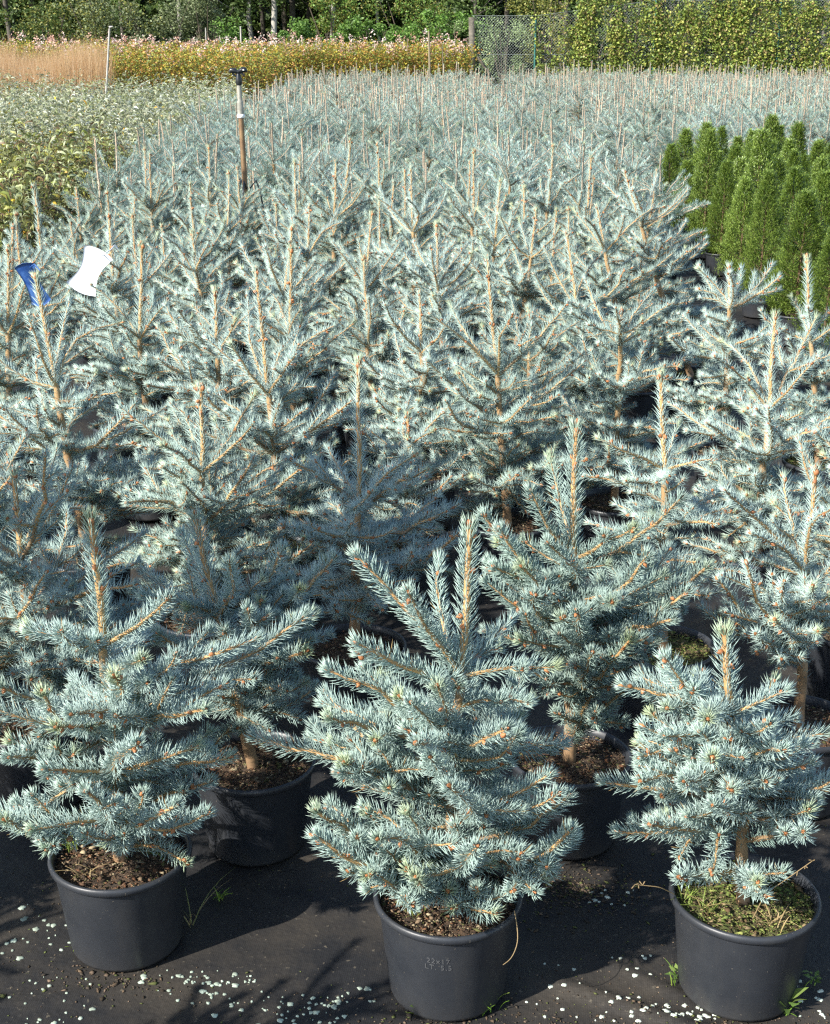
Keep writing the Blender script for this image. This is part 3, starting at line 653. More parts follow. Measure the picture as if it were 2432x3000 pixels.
# ------------------------------------------------------------------ green dwarf conifers by the path
def conifer_proto(seed, lod=1):
    r = np.random.default_rng(seed); H = r.uniform(.78, .92); R = r.uniform(.155, .19)
    tr, cr = MB(), MB()
    tube(tr, [(0, 0, SOILZ-.01), (.003, 0, .3), (0, .002, H*.8)], [.012, .009, .004], 'twig', OLDW*.5, 8)
    n = 2600; h = r.random(n)**1.1
    lump = [(r.uniform(0, TAU), r.uniform(.05, .95), r.uniform(.5, 1)) for _ in range(34)]
    A = r.random(n)*TAU; rad = R*np.where(h < .12, .75+h/.12*.25, (1-((h-.12)/.88))**.72)
    bump = np.zeros(n)
    for la, lh, ls in lump:
        da = np.abs((A-la+PI) % TAU-PI); bump = np.maximum(bump, ls*np.exp(-(da/.34)**2-((h-lh-.03)/.055)**2))
    rad = rad*(.58+.54*bump)*np.where(r.random(n) < .25, .8, 1)+.008; z = SOILZ+.03+h*(H-SOILZ-.03)
    P = np.stack([rad*np.cos(A), rad*np.sin(A), z], 1); out = np.stack([np.cos(A), np.sin(A), np.full(n, .95)], 1)
    D = unit(out+r.normal(0, .28, (n, 3))); L = r.uniform(.026, .052, n)
    cols = np.array([[.16, .24, .04], [.21, .30, .05], [.28, .37, .08], [.11, .18, .03]])
    # inner dark shoots stop light passing; same green
    for i in range(n):
        pass
    kN = 13
    base = np.repeat(P-D*.02, kN, 0); Dn = np.repeat(D, kN, 0); t = np.tile(np.linspace(0, 1, kN), n); ph = r.random(n*kN)*TAU
    U = unit(np.cross(Dn, [.13, .21, 1.])); V = np.cross(Dn, U); an = np.radians(r.uniform(18, 62, n*kN))
    dd = unit((np.cos(ph)[:, None]*U+np.sin(ph)[:, None]*V)*np.sin(an)[:, None]+Dn*np.cos(an)[:, None])
    B = base+Dn*(t*np.repeat(L, kN))[:, None]
    C = cols[r.integers(0, 4, n)]; C = np.repeat(C, kN, 0)*r.uniform(.8, 1.2, (n*kN, 1))
    needles(cr, B, dd, r.uniform(.009, .014, n*kN), .0019, C, 2, np.array([[0, 0, .3]]))
    # inner twigs
    for q in range(60):
        a = r.random()*TAU; hz = r.uniform(.05, .85); rr = R*(1-hz)**.7*.75; z0 = SOILZ+.02+hz*(H-SOILZ)*.9
        tube(cr, [(0, 0, z0), (rr*.5*math.cos(a), rr*.5*math.sin(a), z0+.02), (rr*math.cos(a), rr*math.sin(a), z0+.07)], [.003, .002, .001], 'twig', OLDW*.4, 3, cap=False)
    # ragged longer shoots at the foot and the top
    m2 = 260; A = r.random(m2)*TAU; z = SOILZ+r.uniform(.0, .1, m2); rr = R*r.uniform(.3, .85, m2)
    P = np.stack([rr*np.cos(A), rr*np.sin(A), z], 1)
    needles(cr, np.repeat(P, 8, 0)+r.normal(0, .006, (m2*8, 3)), unit(r.normal(0, 1, (m2*8, 3))+[0, 0, .6]), r.uniform(.012, .02, m2*8), .001, np.repeat(cols[r.integers(0, 4, m2)]*1.1, 8, 0), 2, np.array([[0, 0, .3]]))
    return tr.mesh('trunk'), cr.mesh('crown')
CP = [conifer_proto(70+k) for k in range(5)]
rng = np.random.default_rng(21); con = []
for r_ in range(18):
    for c_ in range(11):
        y = 5.15+r_*.335; x0 = 1.80+(y-6)*.030; x = x0+c_*.335+(.16 if r_ % 2 else 0)
        X, Y = x+rng.normal(0, .025), y+rng.normal(0, .025)
        if X < .31*depth(X, Y, .3)+.25 and Y < 10.9: con.append((X, Y))
conroots = []
for k, (X, Y) in enumerate(con):
    root = empty('potted_conifer', (X, Y, .004), rng.random()*TAU); s = rng.uniform(.82, 1.08); root.scale = (s*1.04, s*1.04, s*rng.uniform(.76, .98))
    a, b = CP[int(rng.integers(5))]; link('pot', POT_LO if Y > 7.2 else POT_HI, root); link('soil', SOIL_LO, root); link('trunk', a, root); link('crown', b, root); conroots.append(root)
    edge = X < 1.80+(Y-6)*.03+.2
    if edge and Y < 7: lb = 'bushy green dwarf conifer along the dark path, front half of the edge row'
    elif edge: lb = 'bushy green dwarf conifer along the dark path, back half of the edge row'
    elif Y > 10.2: lb = 'green dwarf conifer in the rearmost row, standing out against the pale spruces'
    else: lb = 'green dwarf conifer packed inside the block at the right side'
    tag(root, lb, 'conifer', 'green dwarf conifers: '+lb[-28:])

# ------------------------------------------------------------------ ground and fabric
m = MB(); m.add([(-150, -40, -.03), (150, -40, -.03), (150, 220, -.03), (-150, 220, -.03)], [[0, 1, 2, 3]], 'earth', (1, 1, 1))
tag(m.build('ground'), kind='structure')
def fold(x, y):
    z = 0
    for (x0, y0, x1, y1, h, w) in ((.17, 1.80, .62, 1.56, .011, .016), (.26, 1.86, .44, 1.72, .007, .012), (-.75, 1.70, -.45, 1.76, .003, .02), (.22, 2.02, .10, 1.95, .006, .02), (-.3, 2.02, .1, 1.9, .003, .02)):
        dx, dy = x1-x0, y1-y0; t = max(0, min(1, ((x-x0)*dx+(y-y0)*dy)/(dx*dx+dy*dy))); d = math.hypot(x-x0-t*dx, y-y0-t*dy); z = max(z, h*math.exp(-(d/w)**2)*min(1, 4*t+.3, 4*(1-t)+.3))
    return z+.002*noise.noise(Vector((x*6, y*6, 0)))
def sheet(name, x0, x1, y0, y1, nx, ny, z, f, mat):
    xs = np.linspace(x0, x1, nx); ys = np.linspace(y0, y1, ny); V = [(x, y, z+f(x, y)) for y in ys for x in xs]
    i = np.arange(ny-1)[:, None]*nx; j = np.arange(nx-1)[None]
    q = MB(); q.add(V, np.stack([i+j, i+j+1, i+nx+j+1, i+nx+j], -1).reshape(-1, 4), mat, (1, 1, 1)); return q.build(name)
tag(sheet('groundcover_fabric', -1.3, 1.5, 1.2, 2.6, 281, 141, .002, fold, 'fabric'), kind='structure')
q = MB(); 
for a in ((-16, -3, 16, 1.205), (-16, 1.205, -1.295, 2.595), (1.495, 1.205, 16, 2.595), (-16, 2.595, 16, 34.6)):
    q.add([(a[0], a[1], -.002), (a[2], a[1], -.002), (a[2], a[3], -.002), (a[0], a[3], -.002)], [[0, 1, 2, 3]], 'fabric', (1, 1, 1))
tag(q.build('groundcover_fabric'), kind='structure')

# lichen discs, crumbs, moss
rng = np.random.default_rng(3); m = MB()
def blob(m, x, y, r, z, col, mat='crumb'):
    k = 11; a = np.arange(k)*TAU/k+rng.random(); rr = r*rng.uniform(.55, 1.2, k); h = .0005
    V = [(x, y, z+h)]+[(x+rr[i]*.9*math.cos(a[i]), y+rr[i]*.7*math.sin(a[i]), z+h*1.1) for i in range(k)]+[(x+rr[i]*math.cos(a[i]), y+rr[i]*math.sin(a[i]), z-.001) for i in range(k)]
    f = [[0, 1+i, 1+(i+1) % k] for i in range(k)]; m.add(V, f, mat, col); b = m.n-len(V)
    m.f.append(np.array([[1+i, k+1+i, k+1+(i+1) % k, 1+(i+1) % k] for i in range(k)])+b); m.m.append(np.full(k, m.slot(mat), np.int32))
CL = [((560, 600, 820, 640), 34), ((500, 640, 540, 660), 2), ((540, 650, 860, 720), 26), ((880, 660, 1120, 800), 55), ((660, 700, 1100, 790), 12), ((0, 380, 230, 560), 26), ((20, 600, 300, 790), 26), ((440, 590, 720, 640), 14),
      ((1120, 620, 1200, 690), 5)]
for (a, b, c, d), n in CL:                                   # boxes in a 0.918 px reading of the lower left
    for _ in range(n):
        u = rng.uniform(a, c)*.918*.7138; v = (2300+rng.uniform(b, d)*.918)*.7138; p = at_z(u, v, .003)
        blob(m, p[0], p[1], rng.uniform(.0010, .0044)*(1.5 if rng.random() < .2 else .85), fold(p[0], p[1])+.0028, np.array([.40, .47, .38])*rng.uniform(.6, 1.1))
for (u0, v0, u1, v1), n in [((1390, 2095, 1500, 2142), 30), ((1100, 2085, 1380, 2140), 26), ((1275, 1995, 1370, 2060), 9), ((1230, 1860, 1330, 1895), 12), ((1650, 2050, 1736, 2142), 14), ((1120, 1990, 1250, 2080), 6)]:
    for _ in range(n):
        p = at_z(rng.uniform(u0, u1), rng.uniform(v0, v1), .003); blob(m, p[0], p[1], rng.uniform(.0012, .005), fold(p[0], p[1])+.0028, np.array([.55, .60, .50])*rng.uniform(.8, 1.1))
tag(m.build('lichen_spots'), 'pale grey green lichen discs scattered over the black fabric', 'lichen', kind='stuff')
m = MB(); n = 5000
P = np.stack([rng.uniform(-.8, .9, n), rng.uniform(1.5, 3.0, n)], 1)
keep = np.array([noise.noise(Vector((x*4, y*4, 7)))+.35*rng.random() > .12 for x, y in P]); P = P[keep]
ctr = np.array([(x, y, fold(x, y)+.0026) for x, y in P]); crumbs(m, ctr, rng.uniform(.0006, .0020, len(P)), np.array([[.12, .09, .06], [.05, .035, .025], [.2, .15, .1], [.1, .12, .04]]), rng)
for px, py, rr_, nn in ((.05, 1.66, .10, 300), (-.47, 1.78, .09, 220), (.5, 1.66, .12, 380), (.23, 1.66, .12, 350), (.27, 2.02, .11, 1000)):
    q = rng.normal(0, 1, (nn, 2))*rr_*np.array([.7, .35])*(.4+1.2*rng.random((nn, 1)))+[px, py]; ctr = np.array([(x, y, fold(x, y)+.0026+.001*rng.random()) for x, y in q])
    crumbs(m, ctr, rng.uniform(.0008, .0028, nn)*(1+.8*(rng.random(nn) < .1)), np.array([[.10, .07, .045], [.04, .03, .02], [.14, .10, .07], [.05, .04, .03], [.08, .09, .03]] if px != .28 else [[.06, .05, .03], [.12, .15, .04], [.17, .22, .05], [.09, .07, .04]]), rng)
tag(m.build('soil_crumbs'), 'spilled soil crumbs and bark bits lying on the black fabric', 'soil crumbs', kind='stuff')

# ------------------------------------------------------------------ weeds and tufts
def weed(name, u, v, kind, label, z=.004, s=1.0, cat='weed'):
    p = at_z(u, v, z); r = np.random.default_rng(int(u+v)); m = MB()
    if kind == 'grass': blades(m, (0, 0, 0), int(26*s), r, h=.055*s, spread=.7, w=.0011, r=.012*s)
    elif kind == 'dry': blades(m, (0, 0, 0), 7, r, h=.08*s, spread=1.1, w=.0008, cols=((.45, .33, .16), (.3, .3, .1)), droop=.7)
    else:
        blades(m, (0, 0, 0), 5, r, h=.03*s, spread=.8, w=.0009)
        for k in range(11):
            a = k*2.4; L = .016*s*r.uniform(.7, 1.2); d = np.array([math.cos(a), math.sin(a), .45]); leaves(m, np.array([d*.004+[0, 0, .006+.0015*k]]), L*1.4, .5, [[.10, .17, .04], [.17, .24, .06]] if kind == 'leafy' else [[.25, .24, .09], [.35, .16, .08], [.2, .26, .08]], r, dirs=np.array([d*2]))
    o = m.build(name); o.location = p; tag(o, label, cat); return o
weed('weed_plant', 272, 2000, 'red', 'reddish weed growing against the base of the bottom left pot', s=1.2)
weed('grass_tuft', 398, 1935, 'dry', 'dry grass tuft at the lower right foot of the left pot', s=1.1, cat='grass tuft')
weed('grass_tuft', 165, 1985, 'grass', 'small grass tuft at the lower left foot of the left pot', s=.5, cat='grass tuft')
weed('grass_tuft', 1222, 1712, 'grass', 'bright green grass tuft between the middle and right pots, upper one', s=1.25, cat='grass tuft')
weed('grass_tuft', 1195, 1762, 'grass', 'wide green grass tuft beneath the right branches of the middle tree', s=1.2, cat='grass tuft')
weed('grass_tuft', 1015, 2108, 'grass', 'grass tuft at the lower right foot of the middle pot', s=.75, cat='grass tuft')
weed('weed_plant', 872, 2120, 'leafy', 'tiny green weed at the drainage notch of the middle pot', s=.6)
weed('weed_plant', 1418, 2055, 'leafy', 'small leafy weed at the left foot of the right pot', s=1.0)
weed('weed_plant', 1502, 2105, 'leafy', 'tiny weed in front of the base of the right pot', s=.7)
weed('weed_plant', 1640, 2118, 'leafy', 'bright broad leaved weed at the right foot of the right pot', s=1.3)
weed('weed_plant', 1700, 2060, 'leafy', 'thin weed close to the right edge beside the right pot', s=.6)
weed('grass_tuft', 545, 1760, 'grass', 'shaded dark grass tuft in front of the second row pot', s=.9, cat='grass tuft')
weed('grass_tuft', 460, 1880, 'grass', 'sparse shaded grass tuft right of the left pot', s=.6, cat='grass tuft')
def in_pot(root, items):
    """dry stems and weeds rooted in a pot's soil"""
    soil = [c for c in root.children if c.name.startswith('soil')][0]; iz = -soil.rotation_euler.z
    r = np.random.default_rng(8)
    for it in items:
        m = MB()
        if it[0] == 'stem':
            P = np.array([at_y(u, v, y) for u, v, y in it[1]])-np.array(root.location); t = np.linspace(0, 1, len(P)); t2 = np.linspace(0, 1, 14)
            X = np.stack([np.interp(t2, t, P[:, i]) for i in range(3)], 1)
            for _ in range(2): X[1:-1] = (X[:-2]+X[1:-1]*2+X[2:])/4
            tube(m, X, np.linspace(.0009, .0005, 14), 'dry', (.38, .28, .15), 5)
            for k in range(it[2]): d = unit(r.normal(0, 1, 3)); tube(m, [X[-1-k % 3], X[-1-k % 3]+d*.006, X[-1-k % 3]+d*.008], [.0005, .001, .0002], 'dry', (.3, .22, .12), 4)
            nm = 'dry_stem'
        else: blades(m, it[1], it[2], r, h=it[3], spread=.9, w=.0009, cols=it[4]); nm = 'pot_weed'
        o = m.build(nm, soil); o.rotation_euler.z = iz
in_pot(NEAR[1]['root'], [('stem', [(1076, 1905, 1.70), (1083, 1945, 1.68), (1083, 1975, 1.665), (1070, 2005, 1.655), (1052, 2018, 1.65)], 0), ('b', (-.05, -.03, SOILZ), 14, .02, ((.2, .25, .06),))])
in_pot(NEAR[2]['root'], [('stem', [(1410, 1870, 1.73), (1380, 1855, 1.71), (1328, 1850, 1.70)], 6), ('stem', [(1575, 1920, 1.70), (1600, 1870, 1.68), (1700, 1800, 1.66)], 5), 
    ('b', (-.06, -.02, SOILZ), 18, .035, ((.2, .27, .05), (.35, .27, .12))), ('b', (.03, -.06, SOILZ), 22, .04, ((.4, .3, .15), (.35, .27, .12))), ('b', (-.085, .0, SOILZ), 12, .04, ((.2, .27, .05),))])
in_pot(NEAR[0]['root'], [('b', (-.085, .03, SOILZ), 26, .045, ((.2, .27, .05), (.3, .33, .1))), ('b', (-.04, -.05, SOILZ), 12, .03, ((.4, .3, .15),)), ('b', (.06, .0, SOILZ), 10, .03, ((.2, .27, .05),))])

# ------------------------------------------------------------------ plant labels (tags)
def tagshape(name, ctr, w, h, rot, mat, label, tilt=0, folds=0.006, waist=.62, ink=False, tie=None):
    n = 17; m = MB(); V = []
    for s_ in (0, 1):
        for i in range(n):
            t = i/(n-1)*2-1; hw = w/2*(waist+(1-waist)*abs(t)**1.7); end = 0
            for k in range(7):
                q = k/3-1; yb = t*h/2+(math.copysign(1, t)*(1-q*q)*h*.09*abs(t)**3)
                V.append((q*hw, folds*(q*q)+(.0012 if s_ else 0), yb))
    f = []
    for s_ in (0, 1):
        b = s_*n*7
        for i in range(n-1):
            for k in range(6): f.append([b+i*7+k, b+i*7+k+1, b+(i+1)*7+k+1, b+(i+1)*7+k][::(1 if s_ else -1)])
    b = n*7
    for i in range(n-1): f.append([i*7, (i+1)*7, b+(i+1)*7, b+i*7]); f.append([i*7+6, b+i*7+6, b+(i+1)*7+6, (i+1)*7+6])
    for k in range(6): f.append([k, b+k, b+k+1, k+1]); q = (n-1)*7; f.append([q+k, q+k+1, b+q+k+1, b+q+k])
    m.add(V, f, mat, (1, 1, 1)); root = m.build(name); root.location = ctr; root.rotation_euler = (tilt, rot, 0)
    tag(root, label, 'plant label')
    if ink:
        k = MB(); r = np.random.default_rng(2)
        for q in range(16): box(k, (r.uniform(-.35, .25)*w*.7, -.0012, r.uniform(-.25, .25)*h), (r.uniform(.002, .006), .0006, .0012), 'ink', (1, 1, 1))
        k.build('faded_print', root)
    if tie is not None:
        k = MB(); P = [np.array(x, float) for x in tie]; t2 = np.linspace(0, 1, 12); X = np.stack([np.interp(t2, np.linspace(0, 1, len(P)), [p[i] for p in P]) for i in range(3)], 1)
        tube(k, X, .0018, mat, (1, 1, 1), 5); lp = k.build('tie_loop', root)
        from mathutils import Euler, Matrix
        Mx = Matrix.Translation(root.location) @ root.rotation_euler.to_matrix().to_4x4(); lp.data.transform(Mx.inverted())
    return root
c = at_y(187, 566, 4.22)
tagshape('plant_label', c, .098, .125, math.radians(27), 'tag_white', 'white waisted plastic plant label hanging on a spruce leader at the left', tilt=-.25, ink=True,
         tie=[at_y(212, 535, 4.22), at_y(232, 522, 4.30), at_y(240, 512, 4.42), at_y(246, 520, 4.40)])
c = at_y(68, 596, 3.40)
tagshape('plant_label', c, .052, .105, math.radians(-14), 'tag_blue', 'dark blue plastic plant label half hidden behind an orange leader at the left edge', tilt=.35, waist=.72,
         tie=[at_y(62, 560, 3.40), at_y(72, 552, 3.3), at_y(84, 566, 3.22)])

# ------------------------------------------------------------------ sprinkler
p = at_z(516, 470, .0); yb = 7.6
top = at_y(500, 178, yb); foot = at_y(516, 450, yb+.0); fx = foot[0]+(foot[0]-top[0])*foot[2]/(top[2]-foot[2])*1.0
root = empty('sprinkler', (fx, yb, 0)); tag(root, 'irrigation sprinkler with black head on a brown steel riser pipe', 'sprinkler')
B = np.array([fx, yb, 0]); tl = top-B
m = MB(); tube(m, [np.zeros(3), tl*.86], .0145, 'brass', (1, 1, 1), 16); m.build('riser_pipe', root)
m = MB(); tube(m, [tl*.861, tl*.93], .0175, 'pipe_grey', (1, 1, 1), 16); tube(m, [tl*.931, tl*1.0], .0125, 'pipe_grey', (1, 1, 1), 12); m.build('coupling', root)
m = MB(); lathe(m, [(.0178, 0), (.021, .003), (.021, .016), (.0178, .02)], 'ring', (1, 1, 1), 20, tl*.855); m.build('collar', root)
m = MB(); tube(m, [tl*1.0, tl*1.012, tl*1.03, tl*1.05], [.014, .018, .016, .010], 'black', (1, 1, 1), 12)
hc = tl*1.052
def head(pts, r, mat, k=12): tube(m, [hc+.55*np.array(p_, float) for p_ in pts], .55*np.array(r), mat, (1, 1, 1), k)
head([[-.085, 0, .012], [-.07, 0, .026], [-.03, 0, .022], [-.005, 0, .012], [.03, 0, .028], [.065, 0, .034], [.085, 0, .018]], [.014, .026, .024, .018, .026, .025, .010], 'black')
head([[-.06, 0, .0], [-.035, 0, -.022], [0, 0, -.028], [.012, 0, 0]], [.009, .009, .011, .010], 'black', 8)
head([[-.01, 0, .02], [.06, -.01, -.02]], [.008, .008], 'black', 8); m.build('sprinkler_head', root)
m = MB(); head([[.048, -.024, .03], [.06, -.03, .032]], [.006, .007], 'ring', 8); m.build('nozzle', root)
for a in (0.3, 2.4, 4.5):
    d = np.array([math.cos(a), math.sin(a), 0]); m = MB(); tube(m, [d*.015+[0, 0, .62], d*.05+[0, 0, .66], d*.07+[0, 0, .6], d*.16+[0, 0, .05], d*.18], .005, 'black', (1, 1, 1), 6); m.build('leg', root)

# ------------------------------------------------------------------ stakes
def stake(u, v0, v1, y, r, mat, label, top=0):
    a = at_y(u, v0, y); b = at_y(u-6 if u < 240 else u+1, v1, y); z0 = b+(b-a)*(b[2]/(a[2]-b[2])); root = MB(); z0[2] = 0
    tube(root, [np.zeros(3), (a-z0)*.5+[.008, 0, 0], a-z0], [r, r*.95, r*.85], mat, (1, 1, 1), 8)
    if top: tube(root, [a-z0, a-z0+[0, 0, .02], a-z0+[.05, 0, .03]], [.012, .02, .008], mat, (1, 1, 1), 6)
    o = root.build('stake'); o.location = z0; tag(o, label, 'stake')
stake(229, 60, 158, 20.5, .016, 'stake', 'tall pale stake between the tan grass and the golden shrubs', 1)
stake(430, 58, 95, 36, .016, 'stake', 'thin pale stake at the forest edge, left of the taller twin')
stake(503, 55, 90, 34.5, .022, 'stake', 'pale stake above the golden shrubs, straight behind the sprinkler')
stake(897, 66, 150, 31, .026, 'stake_wood', 'thick wooden stake among the rear spruces near the fence')
stake(925, 92, 150, 31.2, .014, 'stake_wood', 'short thin wooden stake nearest to the brown fence post')
stake(852, 82, 112, 33, .012, 'stake_wood', 'slim leaning stake standing in the golden shrubs')

# ------------------------------------------------------------------ lance leaved shrubs at left, tan grass, golden shrubs
rng = np.random.default_rng(31); m = MB()
def left_edge(y): return np.interp(y, [5, 6.5, 9, 12, 31], [-1.65, -1.72, -1.95, -2.05, -2.65])-.30
st = []
y = 5.6
while y < 24:
    x = left_edge(y)-.1
    while x > -.312*y-1.0:
        st.append((x+rng.normal(0, .06), y+rng.normal(0, .06))); x -= .30
    y += .30
print('lance shrubs', len(st))
PP, DD = [], []; CC = []
for (X, Y) in st:
    h = rng.uniform(.50, .72)+.12*(Y > 14)+.14*noise.noise(Vector((X*.8, Y*.8, 0))); ns = 9 if Y < 12 else 7
    for s_ in range(ns):
        a = rng.random()*TAU; lean = rng.uniform(.05, .38); d = np.array([math.cos(a)*lean, math.sin(a)*lean, 1.]); L = h*rng.uniform(.7, 1.12)
        if Y < 13: tube(m, [(X, Y, .05), (X+d[0]*L*.5, Y+d[1]*L*.5, L*.55), (X+d[0]*L, Y+d[1]*L, L)], [.003, .002, .001], 'leaf', (.12, .09, .04), 3, cap=False)
        nl = 26 if Y < 12 else 15; t = rng.uniform(.18, 1.0, nl)**.75; b = rng.random(nl)*TAU
        PP.append(np.array([X, Y, 0])+d*L*t[:, None]); DD.append(np.stack([np.cos(b), np.sin(b), rng.uniform(-.1, .6, nl)], 1)*1.3)
PP = np.concatenate(PP); DD = np.concatenate(DD)
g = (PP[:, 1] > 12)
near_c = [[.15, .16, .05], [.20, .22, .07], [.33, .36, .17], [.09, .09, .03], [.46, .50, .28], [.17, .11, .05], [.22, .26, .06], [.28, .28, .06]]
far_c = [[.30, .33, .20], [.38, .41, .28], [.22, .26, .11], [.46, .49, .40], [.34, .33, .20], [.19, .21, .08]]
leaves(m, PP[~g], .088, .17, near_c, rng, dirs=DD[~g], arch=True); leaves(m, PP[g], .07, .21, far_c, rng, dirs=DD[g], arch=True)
yl = rng.random(len(PP)) < .012; leaves(m, PP[yl], .06, .3, [[.55, .40, .04], [.5, .28, .03]], rng, arch=True)
tag(m.build('shrub_foliage'), 'low mass of grey green lance leaved shrubs left of the spruces', 'shrubs', kind='stuff')

m = MB(); n = 15000; X = rng.uniform(-10.5, -5.0, n); Y = rng.uniform(23.2, 26.2, n); ok = X < -.212*Y-.35*rng.random(n); X, Y = X[ok], Y[ok]; n = len(X)
hh = rng.uniform(.95, 1.33, n)*(1+.10*np.sin(X*3.1)); lean = rng.normal(0, .11, (n, 2)); lean[:, 0] += .03
bs = np.stack([X, Y, np.zeros(n)], 1); tp = np.stack([X+lean[:, 0]*hh, Y+lean[:, 1]*hh, hh], 1); md = (bs+tp)/2+np.stack([lean[:, 0]*-.08, lean[:, 1]*0, np.zeros(n)], 1)
w = np.array([[.0028, 0, 0]]); V = np.stack([bs-w, bs+w, md+w, md-w, tp], 1)
C = np.array([[.42, .27, .13], [.50, .34, .18], [.36, .20, .09], [.55, .40, .25]])[rng.integers(0, 4, n)]*rng.uniform(.8, 1.15, (n, 1))
Cv = np.repeat(C[:, None], 5, 1); Cv[:, :2] *= np.array([.95, .68, .55])
off = (np.arange(n)*5)[:, None, None]; m.add(V.reshape(-1, 3), (np.array([[0, 1, 2, 3]])[None]+off).reshape(-1, 4), 'dry', Cv.reshape(-1, 3)); b = m.n-n*5
m.f.append((np.array([[3, 2, 4]])[None]+off).reshape(-1, 3)+b); m.m.append(np.full(n, m.slot('dry'), np.int32))
k = rng.integers(0, n, 26000); t = rng.uniform(.45, 1.02, 26000)[:, None]; P = bs[k]+(tp[k]-bs[k])*t+rng.normal(0, .022, (26000, 3))
leaves(m, P, .038, .10, [[.55, .40, .25], [.62, .48, .33], [.47, .30, .17]], rng, mat='dry', up=.9)
tag(m.build('ornamental_grass'), 'feathery tan ornamental grass in a block at the upper left', 'grass', kind='stuff')

m = MB(); st = []
def gold_bed(x0, x1, y0, y1, n, cols, h0, h1, lw, asp, flowers):
    X = rng.uniform(x0, x1, n); Y = rng.uniform(y0, y1, n); H = rng.uniform(h0, h1, n)+.12*np.array([noise.noise(Vector((x*.9, y, 5))) for x, y in zip(X, Y)])
    for k in range(7):
        d = rng.normal(0, .2, (n, 2)); 
        if k < 2:
            V = np.stack([np.stack([X-.004, Y, X*0], 1), np.stack([X+.004, Y, X*0], 1), np.stack([X+d[:, 0]*H, Y+d[:, 1]*H, H*.95], 1)], 1)
            m.add(V.reshape(-1, 3), (np.array([[0, 1, 2]])[None]+(np.arange(n)*3)[:, None, None]).reshape(-1, 3), 'leaf', (.10, .05, .03))
        nl = 9; t = rng.uniform(.22, 1, (n, nl)); P = np.stack([X[:, None]+d[:, :1]*H[:, None]*t, Y[:, None]+d[:, 1:]*H[:, None]*t, H[:, None]*t], -1).reshape(-1, 3)+rng.normal(0, .02, (n*nl, 3))
        leaves(m, P, lw, asp, cols, rng)
    if flowers:
        q = rng.integers(0, n, flowers)
        for i in q:
            c = np.array([X[i]+rng.normal(0, .1), Y[i]+rng.normal(0, .1), H[i]*rng.uniform(.9, 1.12)]); kk = 16; P = c+rng.normal(0, .034, (kk, 3))*np.array([1, 1, 1.5])
            pk = rng.random(); leaves(m, P, .045, .8, [[.72, .62, .55], [.70, .45, .40]] if pk < .6 else [[.55, .3, .22], [.65, .42, .33]], rng)
GC = [[.36, .31, .045], [.45, .37, .05], [.27, .30, .05], [.19, .25, .05], [.46, .25, .05], [.32, .16, .05], [.15, .20, .05]]
gold_bed(-6.6, -2.6, 26.0, 28.0, 560, GC, .95, 1.22, .055, .5, 40)
gold_bed(-11.5, 1.2, 31.9, 34.6, 2300, GC, 1.05, 1.30, .062, .5, 480)
tag(m.build('golden_shrub_foliage'), 'golden yellow shrubs with pinkish white flower heads across the back', 'shrubs', kind='stuff')

# ------------------------------------------------------------------ fence
fy = 34.0
root = empty('chain_link_fence', (1.25, fy, 0)); tag(root, 'chain link fence on green posts with a weathered wooden end post', 'fence')
m = MB(); tp_ = at_y(987, 36, fy-.0)
box(m, (tp_[0]-1.25+.02, 0, tp_[2]/2), (.13, .13, tp_[2]), 'post_wood', R=[[1, 0, -.035], [0, 1, 0], [.035, 0, 1]]); m.build('wooden_post', root)
m = MB(); tube(m, [(.0, 0.0, 1.25), (.95, -.02, .0)], .035, 'post_wood', (1, 1, 1), 6); m.build('brace', root)
xs = [at_y(u, 100, fy)[0]-1.25 for u in (1119, 1367, 1626, 1880, 2130)]; hs = [1.75, 2.2, 2.25, 2.25, 2.25]
for x, h in zip(xs, hs): m = MB(); tube(m, [(x, -.02, 0), (x, -.02, h)], .024, 'post_green', (1, 1, 1), 8); tube(m, [(x, -.02, h), (x, -.02, h+.03)], [.03, .012], 'post_green', (1, 1, 1), 8); m.build('post', root)
m = MB(); x0, x1 = .08, xs[-1]; dstep = .068
def ftop(x): return 1.86+.0*x if x < xs[0] else (1.86+(x-xs[0])/(xs[1]-xs[0])*.34 if x < xs[1] else 2.2)
def wire(a, b, r=.0017):
    a, b = np.array(a, float), np.array(b, float); d = unit(b-a); s = unit(np.cross(d, [0, 1, 0]))*r; n_ = np.array([0, r, 0])
    V = [a-s-n_*.5, a+s-n_*.5, a+n_, b-s-n_*.5, b+s-n_*.5, b+n_]; m.add(V, [[0, 1, 4, 3], [1, 2, 5, 4], [2, 0, 3, 5]], 'wire', (1, 1, 1))
k = -2.3
while k < x1:
    for sgn in (1, -1):
        # the line x = k + sgn*(z) ; clip to the panel
        zs = np.linspace(.03, 2.2, 44); X = (k+zs) if sgn > 0 else (k+2.3-zs); okk = [(x, z) for x, z in zip(X, zs) if x0 <= x <= x1 and z <= ftop(x)]
        if len(okk) > 1: wire((okk[0][0], .004*sgn, okk[0][1]), (okk[-1][0], .004*sgn, okk[-1][1]))
    k += dstep
for z in (.05, 1.0): wire((x0, -.008, z), (x1, -.008, z), .003)
for a, b in zip([x0]+xs[:-1], xs): wire((a, -.008, ftop(a)), (b, -.008, ftop(b)), .004)
m.build('wire_mesh', root)
for dz in (0, .06):
    pass
